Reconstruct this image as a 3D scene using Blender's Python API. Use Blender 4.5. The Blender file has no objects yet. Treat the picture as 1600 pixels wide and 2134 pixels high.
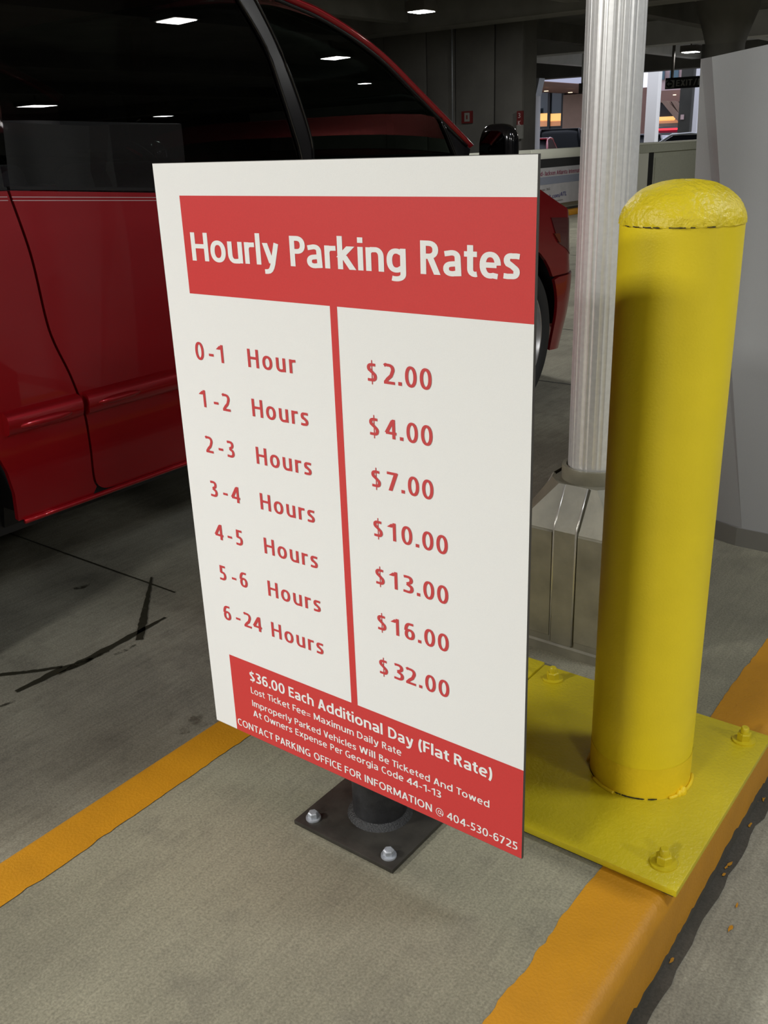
import bpy, bmesh, math, random
from mathutils import Vector, Matrix
from mathutils.geometry import delaunay_2d_cdt
random.seed(7)
S = bpy.context.scene
COL = S.collection
R = math.radians

# ------------------------------------------------------------------ camera
F_PX = 1968.0; CXP, CYP = 800.0, 1067.0; CAM_H = 1.05
_dn = Vector((185.0, 5019.0, F_PX)).normalized(); _up = -_dn
_nx = Vector((-2763.0, -670.0, F_PX)); _nx = (_nx - _nx.dot(_up) * _up).normalized()
_X = -_nx; _Y = _up.cross(_X)
if _Y.z < 0: _Y = -_Y
ROWS = (_X, _Y, _up)
def w_dir(c): return Vector((ROWS[0].dot(c), ROWS[1].dot(c), ROWS[2].dot(c)))
cd = bpy.data.cameras.new('camera'); cam = bpy.data.objects.new('camera', cd); COL.objects.link(cam)
cd.sensor_fit = 'VERTICAL'; cd.sensor_height = 36.0; cd.lens = F_PX / 2134.0 * 36.0
cd.clip_start = 0.05; cd.clip_end = 400
cxw, cyw, czw = w_dir(Vector((1, 0, 0))), w_dir(Vector((0, -1, 0))), w_dir(Vector((0, 0, -1)))
cam.matrix_world = Matrix(((cxw.x, cyw.x, czw.x, 0), (cxw.y, cyw.y, czw.y, 0), (cxw.z, cyw.z, czw.z, CAM_H), (0, 0, 0, 1)))
S.camera = cam
def ray(u, v): return w_dir(Vector(((u - CXP) / F_PX, (v - CYP) / F_PX, 1.0)))
def on_y(u, v, y):
    d = ray(u, v); return Vector((0, 0, CAM_H)) + d * (y / d.y)
def on_x(u, v, x):
    d = ray(u, v); return Vector((0, 0, CAM_H)) + d * (x / d.x)
def on_z(u, v, z):
    d = ray(u, v); return Vector((0, 0, CAM_H)) + d * ((z - CAM_H) / d.z)

# ------------------------------------------------------------------ world and exposure
W = bpy.data.worlds.new('sky'); S.world = W; W.use_nodes = True
bgn = W.node_tree.nodes['Background']; bgn.inputs[0].default_value = (0.80, 0.84, 1.0, 1); bgn.inputs[1].default_value = 0.85
S.view_settings.view_transform = 'Standard'; S.view_settings.look = 'None'
S.view_settings.gamma = 1; S.view_settings.use_curve_mapping = False
S.view_settings.exposure = 0.76
# ceiling lamps, some of them fill added for brightness: (x, y, z, size, strength)
LAMP_Z = 2.62
WARM, COOL = (1.0, 1.0, .975), (.86, .91, 1.0)
LAMPS = [(-0.75, -3.6, 2.62, .60, 88, WARM, 'behind the viewer'), (1.0, 2.0, 2.62, .50, 26, COOL, 'directly over the right lane beside the bollard'),
         (-3.2, -2.0, 2.62, .60, 124, WARM, 'as added fill, unseen behind the viewer over the van lane'), (3.2, -2.2, 2.62, .60, 40, WARM, 'as added fill, unseen behind the viewer over the right lane'),  # fill lamps added to soften the light and brighten the near lanes
         (1.43, 5.19, 2.62, .21, 140, WARM, 'mirrored high in the sliding window of the van'), (9.28, 9.24, 2.62, .42, 70, WARM, 'mirrored low in the sliding window of the van'),
         (2.53, 8.25, 2.62, .22, 140, WARM, 'mirrored in the front door window of the van'), (4.57, 11.28, 2.62, .14, 90, WARM, 'mirrored as a small spot in the front door window'),
         (-5.2, 1.2, 2.62, .50, 40, WARM, 'beyond the van'), (-4.9, 5.4, 2.62, .40, 85, WARM, 'beyond the van bonnet'),
         (5.5, 0.8, 2.62, .60, 80, WARM, 'far out over the right lane'),
         (-7.99, 11.55, 2.62, .26, 45, WARM, 'in front of the dark wall, above the van roof'), (-8.28, 22.2, 2.62, .30, 60, WARM, 'far off above the exit sign'),
         (-4.6, 12.0, 2.62, .40, 80, WARM, 'over the lane in front of the parapet, added to brighten it'), (-3.6, 18.5, 2.62, .40, 60, WARM, 'over the lane past the bollard'), (12.1, 14.1, 2.62, .30, 80, WARM, 'in the far right corner of the garage')]  # the parapet lamp is added to brighten the barrier

# ------------------------------------------------------------------ materials
def mat(name, col, rough=.5, metal=0, spec=.5, noise=0, nscale=40, bump=0, bscale=60, coat=0, emit=None, estr=0, stains=None, aniso=None):
    m = bpy.data.materials.new(name); m.use_nodes = True
    nt = m.node_tree; b = nt.nodes['Principled BSDF']
    b.inputs['Base Color'].default_value = (*col, 1); b.inputs['Roughness'].default_value = rough
    b.inputs['Metallic'].default_value = metal; b.inputs['Specular IOR Level'].default_value = spec
    b.inputs['Coat Weight'].default_value = coat; b.inputs['Coat Roughness'].default_value = .03
    if emit: b.inputs['Emission Color'].default_value = (*emit, 1); b.inputs['Emission Strength'].default_value = estr
    tc = nt.nodes.new('ShaderNodeTexCoord')
    if noise:
        n = nt.nodes.new('ShaderNodeTexNoise'); n.inputs['Scale'].default_value = nscale; n.inputs['Detail'].default_value = 6
        nt.links.new(tc.outputs['Object'], n.inputs['Vector'])
        mr = nt.nodes.new('ShaderNodeMapRange'); mr.inputs[1].default_value = .3; mr.inputs[2].default_value = .7
        mr.inputs[3].default_value = 1 - noise; mr.inputs[4].default_value = 1 + noise
        nt.links.new(n.outputs['Fac'], mr.inputs[0])
        mx = nt.nodes.new('ShaderNodeMix'); mx.data_type = 'RGBA'; mx.blend_type = 'MULTIPLY'; mx.inputs[0].default_value = 1
        mx.inputs[6].default_value = (*col, 1); nt.links.new(mr.outputs[0], mx.inputs[7]); nt.links.new(mx.outputs[2], b.inputs['Base Color'])
    if bump:
        n2 = nt.nodes.new('ShaderNodeTexNoise'); n2.inputs['Scale'].default_value = bscale; n2.inputs['Detail'].default_value = 5
        nt.links.new(tc.outputs['Object'], n2.inputs['Vector'])
        bp = nt.nodes.new('ShaderNodeBump'); bp.inputs['Strength'].default_value = bump; bp.inputs['Distance'].default_value = .004
        nt.links.new(n2.outputs['Fac'], bp.inputs['Height']); nt.links.new(bp.outputs[0], b.inputs['Normal'])
    return m

def concrete(name, c0, c1, fine=.10, brush=0.0, dark=(.10, .09, .075), stain=.35, bump=.25):
    """broom-finished, mottled, worn concrete"""
    m = bpy.data.materials.new(name); m.use_nodes = True
    nt = m.node_tree; L = nt.links.new; b = nt.nodes['Principled BSDF']; b.inputs['Roughness'].default_value = .82
    b.inputs['Specular IOR Level'].default_value = .3
    g = nt.nodes.new('ShaderNodeNewGeometry')
    def tex(scale, detail=6, rough=.6, vec=None, sc=(1, 1, 1)):
        mp = nt.nodes.new('ShaderNodeMapping'); mp.inputs['Scale'].default_value = sc; L(g.outputs['Position'], mp.inputs[0])
        t = nt.nodes.new('ShaderNodeTexNoise'); t.inputs['Scale'].default_value = scale; t.inputs['Detail'].default_value = detail
        t.inputs['Roughness'].default_value = rough; L(mp.outputs[0], t.inputs['Vector']); return t.outputs['Fac']
    def mr(f, a, bb, c, d):
        k = nt.nodes.new('ShaderNodeMapRange'); k.inputs[1].default_value = a; k.inputs[2].default_value = bb
        k.inputs[3].default_value = c; k.inputs[4].default_value = d; L(f, k.inputs[0]); return k.outputs[0]
    def mix(f, a, bb, mode='MIX'):
        k = nt.nodes.new('ShaderNodeMix'); k.data_type = 'RGBA'; k.blend_type = mode
        if isinstance(f, float): k.inputs[0].default_value = f
        else: L(f, k.inputs[0])
        for i, q in ((6, a), (7, bb)):
            if isinstance(q, tuple): k.inputs[i].default_value = (*q, 1)
            else: L(q, k.inputs[i])
        return k.outputs[2]
    base = mix(mr(tex(2.3), .35, .65, 0, 1), c0, c1)
    base = mix(mr(tex(11, 8), .52, .75, 0, stain), base, dark)
    base = mix(1.0, base, mr(tex(260, 3), .3, .7, 1 - fine, 1 + fine), 'MULTIPLY')
    if brush:
        base = mix(1.0, base, mr(tex(120, 3, .5, sc=(1, .06, 1)), .3, .7, 1 - brush, 1 + brush), 'MULTIPLY')
    sp = mr(tex(420, 2), .69, .74, 0, .5); base = mix(sp, base, (.05, .045, .04))
    L(base, b.inputs['Base Color'])
    bp = nt.nodes.new('ShaderNodeBump'); bp.inputs['Strength'].default_value = bump; bp.inputs['Distance'].default_value = .002
    L(tex(180, 6), bp.inputs['Height']); L(bp.outputs[0], b.inputs['Normal'])
    return m

def glass(name, tint, boost=1.5):
    m = bpy.data.materials.new(name); m.use_nodes = True; nt = m.node_tree; nt.nodes.remove(nt.nodes['Principled BSDF'])
    o = nt.nodes['Material Output']; t = nt.nodes.new('ShaderNodeBsdfTransparent'); t.inputs[0].default_value = (*tint, 1)
    g = nt.nodes.new('ShaderNodeBsdfGlossy'); g.inputs['Roughness'].default_value = 0.0; g.inputs[0].default_value = (1, 1, 1, 1)
    f = nt.nodes.new('ShaderNodeFresnel'); f.inputs[0].default_value = boost
    x = nt.nodes.new('ShaderNodeMixShader'); nt.links.new(f.outputs[0], x.inputs[0]); nt.links.new(t.outputs[0], x.inputs[1]); nt.links.new(g.outputs[0], x.inputs[2])
    nt.links.new(x.outputs[0], o.inputs[0]); return m

M = dict(
    sign_white=mat('sign_white', (.83, .84, .83), .45, noise=.015, nscale=600),
    sign_red=mat('sign_red', (.60, .045, .045), .42, noise=.03, nscale=500),
    sign_text_red=mat('sign_text_red', (.56, .055, .06), .42),
    sign_edge=mat('sign_edge', (.06, .055, .05), .6),
    post_dark=mat('post_dark', (.016, .016, .017), .42, noise=.3, nscale=60, bump=.15, bscale=200),
    plate_dark=mat('plate_dark', (.030, .027, .022), .42, noise=.35, nscale=25, bump=.15, bscale=120),
    weld=mat('weld', (.022, .022, .022), .5, bump=.8, bscale=300),
    galvanised=mat('galvanised', (.42, .44, .47), .5, metal=.5, noise=.25, nscale=120),
    yellow=mat('yellow_paint', (.88, .68, .016), .42, noise=.05, nscale=8, bump=.10, bscale=300),
    yellow_base=mat('yellow_paint_collar', (.86, .62, .014), .5, noise=.05, nscale=12, bump=.15, bscale=200),
    yellow_rough=mat('yellow_paint_rough', (.80, .62, .02), .35, noise=.06, nscale=30, bump=1.0, bscale=110),
    yellow_plate=mat('yellow_plate_paint', (.60, .475, .012), .38, noise=.08, nscale=10, bump=.3, bscale=160),
    crack=mat('crack_dark', (.03, .025, .015), .8),
    orange=mat('orange_paint', (.50, .222, .005), .55, noise=.07, nscale=14, bump=.25, bscale=220),
    black_paint=mat('black_paint', (.008, .008, .009), .12, coat=.4),
    black_matte=mat('black_matte', (.012, .012, .013), .6),
    black_trim=mat('black_trim', (.012, .011, .012), .22),
    rubber=mat('rubber', (.018, .018, .018), .7),
    alloy=mat('alloy', (.52, .52, .53), .32, metal=.7),
    red_paint=mat('red_metallic', (.36, .002, .009), .36, metal=.6, coat=.75),
    red_lens=mat('amber_lens', (.16, .03, .01), .1),
    clear_lens=mat('clear_lens', (.10, .015, .02), .05, coat=1),
    pin=mat('pinstripe', (.62, .45, .48), .4),
    seat=mat('grey_cloth', (.30, .28, .32), .9, noise=.1, nscale=90),
    dash=mat('dash_plastic', (.05, .05, .05), .6),
    alu=mat('fluted_aluminium', (.90, .89, .87), .33, metal=.6, noise=.05, nscale=100),
    cast=mat('cast_aluminium', (.215, .20, .145), .50, metal=.1, noise=.22, nscale=14, bump=.2, bscale=60),
    cast_edge=mat('cast_edge', (.62, .60, .54), .25, metal=.6),
    cabinet=mat('grey_cabinet', (.33, .335, .335), .28, noise=.03, nscale=500),
    cabinet_side=mat('grey_cabinet_edge', (.17, .165, .145), .4),
    barrier=mat('barrier_paint', (.50, .51, .41), .6, noise=.05, nscale=20),
    barrier_cap=mat('barrier_cap', (.75, .75, .64), .6),
    banner=mat('banner_vinyl', (.42, .41, .42), .6, noise=.08, nscale=6),
    banner_grey=mat('banner_grey', (.22, .24, .30), .6),
    banner_red=mat('banner_red', (.25, .04, .09), .6),
    banner_blue=mat('banner_blue', (.06, .06, .20), .6),
    banner_small=mat('banner_small', (.20, .19, .18), .6),
    lamp_body=mat('lamp_body', (.10, .09, .08), .5),
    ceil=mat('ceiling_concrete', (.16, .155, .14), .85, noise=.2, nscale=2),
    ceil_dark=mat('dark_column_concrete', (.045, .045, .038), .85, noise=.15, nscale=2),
    ceil_daylit=mat('ceiling_daylit', (.75, .75, .76), .85, noise=.1, nscale=2),  # daylight reaching the far bay is put into this paler concrete
    wall=mat('wall_concrete', (.125, .12, .108), .85, noise=.25, nscale=1.3, bump=.2, bscale=30),
    steel_white=mat('white_steel', (.72, .72, .74), .5),
    pale_col=mat('pale_column', (.95, .93, .86), .6),
    red_box=mat('red_box', (.13, .010, .010), .5),
    pale_box=mat('pale_pink', (.55, .40, .40), .5),
    exit_black=mat('exit_black', (.012, .012, .012), .4),
    exit_text=mat('exit_text', (.22, .22, .20), .5),
    sky_pale=mat('sky_pale', (.55, .56, .66), .8),  # sky tone put into a wall colour
    far_glass=mat('far_window', (.006, .007, .008), .3, spec=.08),
    brown=mat('brown_soffit', (.22, .125, .10), .8),
    tan=mat('tan_panel', (.24, .16, .12), .8, noise=.06, nscale=3),
    darkglass=mat('dark_facade_glass', (.03, .045, .055), .15),
    blueglass=mat('blue_facade_glass', (.06, .13, .17), .15),
    orange_lit=mat('lit_orange', (.5, .3, .1), .6, emit=(1.0, .50, .16), estr=.62),
    orange_dim=mat('lit_orange_dim', (.4, .2, .1), .6, emit=(.8, .30, .13), estr=.25),
    downlight=mat('downlight', (1, .8, .5), .5, emit=(1, .8, .55), estr=.8),
    taillight=mat('taillight', (.6, .02, .02), .3, emit=(1, .03, .05), estr=1.2),
    blue_lit=mat('blue_lit', (.02, .04, .5), .5, emit=(.03, .06, 1), estr=1.0),
    car_black=mat('car_black', (.006, .007, .008), .3, spec=.12),
    car_white=mat('car_white', (.62, .62, .68), .25, coat=1),
    car_silver=mat('car_silver', (.50, .52, .52), .25, metal=.4, coat=1),
    car_grey=mat('car_grey', (.05, .05, .06), .2, coat=1),
    car_red=mat('car_red', (.28, .01, .03), .2, coat=1),
    grease=mat('grease', (.030, .028, .016), .5),
    grease_thin=mat('grease_thin', (.085, .08, .055), .6),
)
def worn(name, col, lo, hi, sc=45):
    """grease that has soaked in unevenly: the concrete shows through its ragged gaps"""
    m = mat(name, col, .6); nt = m.node_tree; o = nt.nodes['Material Output']; b = nt.nodes['Principled BSDF']
    g = nt.nodes.new('ShaderNodeNewGeometry'); n = nt.nodes.new('ShaderNodeTexNoise'); n.inputs['Scale'].default_value = sc; n.inputs['Detail'].default_value = 8; n.inputs['Roughness'].default_value = .7
    nt.links.new(g.outputs['Position'], n.inputs['Vector']); k = nt.nodes.new('ShaderNodeMapRange'); k.inputs[1].default_value = lo; k.inputs[2].default_value = hi
    nt.links.new(n.outputs['Fac'], k.inputs[0]); t = nt.nodes.new('ShaderNodeBsdfTransparent'); x = nt.nodes.new('ShaderNodeMixShader')
    nt.links.new(k.outputs[0], x.inputs[0]); nt.links.new(t.outputs[0], x.inputs[1]); nt.links.new(b.outputs[0], x.inputs[2]); nt.links.new(x.outputs[0], o.inputs[0]); return m
M['grease'] = worn('grease', (.030, .028, .016), .22, .42); M['grease_thin'] = worn('grease_thin', (.05, .045, .028), .42, .60); M['dirt'] = worn('dirt', (.10, .085, .055), .46, .80, 30)
M['lane'] = concrete('lane_concrete', (.225, .212, .165), (.335, .318, .245), fine=.24, brush=.10, stain=.42)
M['island'] = concrete('island_concrete', (.192, .180, .128), (.268, .252, .178), fine=.26, brush=.07, stain=.42)
M['kerb_dark'] = concrete('kerb_concrete', (.05, .046, .036), (.10, .09, .07), fine=.2, stain=.5)
M['glass_dark'] = glass('privacy_glass', (.10, .10, .11), 1.62)
M['glass_front'] = glass('tinted_glass', (.20, .26, .22), 1.5)
M['glass_mirror'] = mat('mirror_glass', (.07, .075, .075), .02, metal=1)
M['lamp'] = None

# ------------------------------------------------------------------ mesh helpers
def link(name, verts, faces, m=None, parent=None, smooth=False, loc=None, mats=None):
    me = bpy.data.meshes.new(name); me.from_pydata([tuple(v) for v in verts], [], faces)
    for q in (mats or ([m] if m else [])): me.materials.append(q)
    if smooth: me.polygons.foreach_set('use_smooth', [True] * len(me.polygons))
    me.update(); o = bpy.data.objects.new(name, me); COL.objects.link(o)
    if parent: o.parent = parent
    if loc: o.location = loc
    return o
def from_bm(name, bm, m, parent=None, smooth=None, loc=None):
    bmesh.ops.recalc_face_normals(bm, faces=bm.faces[:])
    me = bpy.data.meshes.new(name); bm.to_mesh(me); bm.free(); me.materials.append(m)
    if smooth is not None:
        me.polygons.foreach_set('use_smooth', [True] * len(me.polygons))
        if smooth: me.set_sharp_from_angle(angle=R(smooth))
    o = bpy.data.objects.new(name, me); COL.objects.link(o)
    if parent: o.parent = parent
    if loc: o.location = loc
    return o
def bx(bm, x0, x1, y0, y1, z0, z1, bev=0):
    r = bmesh.ops.create_cube(bm, size=1); vs = r['verts']
    for v in vs: v.co = Vector(((x0 + x1) / 2 + v.co.x * (x1 - x0), (y0 + y1) / 2 + v.co.y * (y1 - y0), (z0 + z1) / 2 + v.co.z * (z1 - z0)))
    if bev:
        es = {e for v in vs for e in v.link_edges}
        bmesh.ops.bevel(bm, geom=list(es), offset=bev, segments=2, affect='EDGES', profile=.5)
def box(name, x0, x1, y0, y1, z0, z1, m, parent=None, bev=0):
    bm = bmesh.new(); bx(bm, min(x0, x1), max(x0, x1), min(y0, y1), max(y0, y1), min(z0, z1), max(z0, z1), bev)
    return from_bm(name, bm, m, parent, smooth=35 if bev else None)
def lathe(name, prof, m, parent=None, n=64, loc=None, axis='Z', smooth=40, cap=True):
    vs, fs = [], []
    for (r, z) in prof:
        for k in range(n):
            a = 2 * math.pi * k / n; p = (r * math.cos(a), r * math.sin(a), z)
            vs.append(p if axis == 'Z' else (p[2], p[0], p[1]))
    for i in range(len(prof) - 1):
        for k in range(n):
            a, b = i * n + k, i * n + (k + 1) % n; fs.append((a, b, b + n, a + n))
    if cap:
        if prof[0][0] > 1e-5: fs.append(tuple(range(n))[::-1])
        if prof[-1][0] > 1e-5: fs.append(tuple(range((len(prof) - 1) * n, len(prof) * n)))
    bm = bmesh.new(); me = bpy.data.meshes.new('t'); me.from_pydata(vs, [], fs); bm.from_mesh(me); bpy.data.meshes.remove(me)
    bmesh.ops.remove_doubles(bm, verts=bm.verts[:], dist=1e-6)
    return from_bm(name, bm, m, parent, smooth=smooth, loc=loc)
def tube(name, pts, r, m, parent=None, n=8, flat=1.0):
    pts = [Vector(p) for p in pts]; vs, fs = [], []
    for i, p in enumerate(pts):
        t = (pts[min(i + 1, len(pts) - 1)] - pts[max(i - 1, 0)]).normalized()
        a = t.cross(Vector((0, 0, 1)) if abs(t.z) < .9 else Vector((1, 0, 0))).normalized(); b = t.cross(a)
        for k in range(n):
            an = 2 * math.pi * k / n; vs.append(p + (a * math.cos(an) * flat + b * math.sin(an)) * r)
    for i in range(len(pts) - 1):
        for k in range(n): fs.append((i * n + k, i * n + (k + 1) % n, (i + 1) * n + (k + 1) % n, (i + 1) * n + k))
    fs.append(tuple(range(n))[::-1]); fs.append(tuple(range((len(pts) - 1) * n, len(pts) * n)))
    return link(name, vs, fs, m, parent, True)
def empty(name, loc, label, cat, group=None):
    o = bpy.data.objects.new(name, None); COL.objects.link(o); o.location = loc; o.empty_display_size = .1
    o['label'] = label; o['category'] = cat
    if group: o['group'] = group
    return o
def struct(o, label=None):
    o['kind'] = 'structure'
    if label: o['label'] = label
    return o
def tag(o, label, cat, group=None):
    o['label'] = label; o['category'] = cat
    if group: o['group'] = group
    return o
def rebase(root):
    """parts were modelled in world space: keep them there under a root that stands at its own base"""
    bpy.context.view_layer.update()
    inv = Matrix.Translation(root.location).inverted()
    for c in root.children:
        if not c.get('_local'): c.matrix_parent_inverse = inv
def poly3(name, pts, m, parent=None, thick=None):
    """flat polygon, optionally given thickness along a vector"""
    vs = [Vector(p) for p in pts]; n = len(vs); fs = [tuple(range(n))]
    if thick is not None:
        t = Vector(thick); vs += [v + t for v in vs[:n]]; fs.append(tuple(range(2 * n - 1, n - 1, -1)))
        fs += [(i, (i + 1) % n + 0, (i + 1) % n + n, i + n) for i in range(n)]
    bm = bmesh.new(); me = bpy.data.meshes.new('t'); me.from_pydata([tuple(v) for v in vs], [], fs); bm.from_mesh(me); bpy.data.meshes.remove(me)
    return from_bm(name, bm, m, parent)

# ------------------------------------------------------------------ stroke lettering (humanist sans drawn from its pen strokes)
def arc(cx, cy, rx, ry, a0, a1, n=14, e=2.25):
    out = []
    for i in range(n + 1):
        a = R(a0 + (a1 - a0) * i / n); c, s = math.cos(a), math.sin(a)
        out.append((cx + rx * math.copysign(abs(c) ** (2 / e), c), cy + ry * math.copysign(abs(s) ** (2 / e), s)))
    return out
def glyphs(t, h):
    """centre-line strokes, cap height 1; t = stem, h = hairline thickness. returns {char: (width, strokes)}"""
    x = .735; a2, b2 = t / 2, h / 2; G = {}
    def bowl(cx, cy, w, hh, a0, a1, n=16, e=2.25): return arc(cx, cy, w / 2 - a2, hh / 2 - b2, a0, a1, n, e)
    def stem(px, y0, y1): return [(px, y0), (px, y1)]
    def O(w, hh, y0=0, e=2.2): return [bowl(w / 2, y0 + hh / 2, w, hh, 0, 360, 32, e)]
    G['H'] = (.76, [stem(a2, 0, 1), stem(.76 - a2, 0, 1), [(a2, .52), (.76 - a2, .52)]])
    G['P'] = (.60, [stem(a2, 0, 1), [(a2, 1 - b2), (.28, 1 - b2)] + bowl(.28 + 0, .71, .64, .58, 90, -90, 12)[1:] + [(a2, .42 + b2)]])
    G['R'] = (.66, [stem(a2, 0, 1), [(a2, 1 - b2), (.27, 1 - b2)] + bowl(.27, .73, .66, .54, 90, -90, 12)[1:] + [(a2, .46 + b2)], [(.33, .5), (.66 - a2 * 1.05, 0)]])
    G['B'] = (.62, [stem(a2, 0, 1), [(a2, 1 - b2), (.26, 1 - b2)] + bowl(.26, .765, .60, .47, 90, -90, 12)[1:] + [(a2, .53 + b2)], [(.2, .53), (.28, .53)] + bowl(.28, .2875, .68, .575, 90, -90, 12)[1:] + [(a2, b2)]])
    G['D'] = (.74, [stem(a2, 0, 1), [(a2, 1 - b2), (.24, 1 - b2)] + bowl(.24, .5, 1.0, 1, 90, -90, 18)[1:] + [(a2, b2)]])
    G['E'] = (.54, [stem(a2, 0, 1), [(a2, 1 - b2), (.53, 1 - b2)], [(a2, .52), (.50, .52)], [(a2, b2), (.54, b2)]])
    G['F'] = (.52, [stem(a2, 0, 1), [(a2, 1 - b2), (.52, 1 - b2)], [(a2, .5), (.48, .5)]])
    G['L'] = (.50, [stem(a2, 0, 1), [(a2, b2), (.50, b2)]])
    G['T'] = (.60, [stem(.30, 0, 1), [(0, 1 - b2), (.60, 1 - b2)]])
    G['I'] = (t, [stem(a2, 0, 1)])
    G['A'] = (.74, [[(a2 * .95, 0), (.37 - .0, 1)], [(.37, 1), (.74 - a2 * .95, 0)], [(.17, .29), (.57, .29)]])
    G['V'] = (.70, [[(a2, 1), (.35, 0)], [(.35, 0), (.70 - a2, 1)]])
    G['W'] = (1.06, [[(a2, 1), (.28, 0)], [(.28, 0), (.53, 1)], [(.53, 1), (.78, 0)], [(.78, 0), (1.06 - a2, 1)]])
    G['M'] = (.92, [stem(a2, 0, 1), stem(.92 - a2, 0, 1), [(a2 * 1.1, 1), (.46, .12)], [(.46, .12), (.92 - a2 * 1.1, 1)]])
    G['N'] = (.76, [stem(a2, 0, 1), stem(.76 - a2, 0, 1), [(a2, 1), (.76 - a2, 0)]])
    G['K'] = (.68, [stem(a2, 0, 1), [(a2, .5), (.62 - a2, 1)], [(.2, .56), (.68 - a2, 0)]])
    G['O'] = (.86, O(.86, 1.03, -.015))
    G['C'] = (.66, [bowl(.43, .5, .86, 1.03, 58, 302, 26)])
    G['G'] = (.74, [bowl(.43, .5, .86, 1.03, 58, 282, 26) + [(.74 - a2, .07)], [(.74 - a2, .03), (.74 - a2, .50)], [(.46, .5 - b2), (.74, .5 - b2)]])
    G['X'] = (.68, [[(a2, 1), (.68 - a2, 0)], [(.68 - a2, 1), (a2, 0)]])
    G['J'] = (.40, [[(.40 - a2, 1), (.40 - a2, .25)] + arc(.10, .25, .30 - a2, .25 - b2, 0, -100, 8)[1:]])
    G['o'] = (.60, O(.60, x + .03, -.015))
    G['u'] = (.56, [[(a2, x), (a2, .30)] + bowl(.27, .30, .54, .63, 180, 275, 10)[1:] + [(.40, .07), (.56 - a2, .16)], stem(.56 - a2, 0, x)])
    G['n'] = (.56, [stem(a2, 0, x), [(a2, x - .16), (.18, x - .07), (.29, x - b2 + .012)] + bowl(.285, x - .29, .55, .61, 88, 0, 10)[1:] + [(.56 - a2, 0)]])
    G['h'] = (.56, [stem(a2, 0, 1.05), G['n'][1][1]])
    G['m'] = (.88, [stem(a2, 0, x), [(a2, x - .15), (.17, x - .07), (.25, x - b2 + .01)] + bowl(.25, x - .27, .46, .56, 88, 0, 10)[1:] + [(.48 - a2, 0)],
                     [(.48 - a2, x - .17), (.52, x - .07), (.63, x - b2 + .01)] + bowl(.65, x - .27, .46, .56, 88, 0, 10)[1:] + [(.88 - a2, 0)]])
    G['r'] = (.36, [stem(a2, 0, x), [(a2, x - .20), (.17, x - .085), (.26, x - b2 - .005), (.37, x - b2)]])
    G['l'] = (t, [stem(a2, 0, 1.05)])
    G['i'] = (t, [stem(a2, 0, x), stem(a2, .86, 1.03)])
    G['y'] = (.58, [[(a2, x), (.30, .06)], [(.58 - a2, x), (.335, .04), (.30, -.07), (.26, -.15), (.21, -.20), (.14, -.222), (.05, -.225)]])
    G['a'] = (.53, [[(.06, x - .10)] + bowl(.26, x - .22, .50, .47, 110, 0, 10) + [(.53 - a2, 0)], [(.53 - a2, .43 - b2), (.32, .43 - b2)] + bowl(.26, .2, .52, .44, 95, 290, 14) + [(.42, .08), (.53 - a2, .18)]])
    G['s'] = (.44, [[(.41, x - .09), (.33, x - b2)] + arc(.205, x - .205, .205 - a2, .205 - b2, 75, 215, 9) + [(.22, x * .52)] + arc(.235, .205, .205 - a2, .20 - b2, 45, -95, 9) + [(.12, b2), (.02, .09)]])
    G['S'] = (.5, [[(.46, .9), (.36, 1 - b2)] + arc(.24, .75, .24 - a2, .25 - b2, 75, 215, 9) + [(.25, .51)] + arc(.26, .26, .24 - a2, .26 - b2, 45, -95, 9) + [(.14, b2), (.02, .1)]])
    G['e'] = (.57, [[(.05, .37), (.57 - a2 * 1.2, .37)], bowl(.29, x / 2, .58, x + .03, 0, 288, 24) + [(.48, .05)]])
    G['c'] = (.46, [bowl(.30, x / 2, .60, x + .03, 62, 298, 22)])
    G['d'] = (.58, [stem(.58 - a2, 0, 1.05), [(.58 - a2, x - .12)] + bowl(.29, x / 2, .58, x + .03, 55, 305, 24) + [(.58 - a2, .14)]])
    G['p'] = (.58, [stem(a2, -.29, x), [(a2, x - .14)] + bowl(.29, x / 2, .58, x + .03, 125, -125, 24) + [(a2, .12)]])
    G['b'] = (.58, [stem(a2, 0, 1.05), G['p'][1][1]])
    G['g'] = (.58, [[(.58 - a2, x), (.58 - a2, .0)] + bowl(.27, -.02, .62, .50, 0, -118, 12)[1:], [(.58 - a2, x - .12)] + bowl(.29, x / 2, .58, x + .0, 55, 305, 24) + [(.58 - a2, .14)]])
    G['k'] = (.57, [stem(a2, 0, 1.05), [(a2, .38), (.52 - a2, x)], [(.20, .44), (.57 - a2, 0)]])
    G['t'] = (.38, [[(.08 + a2, x + .18), (.08 + a2, .26)] + arc(.08 + a2 + .16, .24, .16, .24 - b2, 180, 268, 8)[1:] + [(.38, b2 + .012)], [(0, x - b2), (.38, x - b2)]])
    G['v'] = (.56, [[(a2, x), (.28, 0)], [(.28, 0), (.56 - a2, x)]])
    G['w'] = (.86, [[(a2, x), (.23, 0)], [(.23, 0), (.43, x)], [(.43, x), (.63, 0)], [(.63, 0), (.86 - a2, x)]])
    G['x'] = (.56, [[(a2, x), (.56 - a2, 0)], [(.56 - a2, x), (a2, 0)]])
    G['f'] = (.36, [[(.36, 1.02 - b2)] + arc(.08 + a2 + .15, .83, .15, .2 - b2, 90, 180, 8) + [(.08 + a2, 0)], [(0, x - b2), (.36, x - b2)]])
    G['0'] = (.68, O(.68, 1.03, -.015, 2.15))
    G['1'] = (.44, [stem(.44 - a2, 0, 1), [(.04, .80 - b2), (.44 - a2 * 1.4, 1 - b2 * .9)]])
    G['2'] = (.62, [[(.05, .89), (.14, .95)] + arc(.28, .72, .34 - a2, .28 - b2, 100, -25, 12) + [(.42, .42), (.22, .24), (.09, b2)], [(.02, b2), (.62, b2)]])
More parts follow.
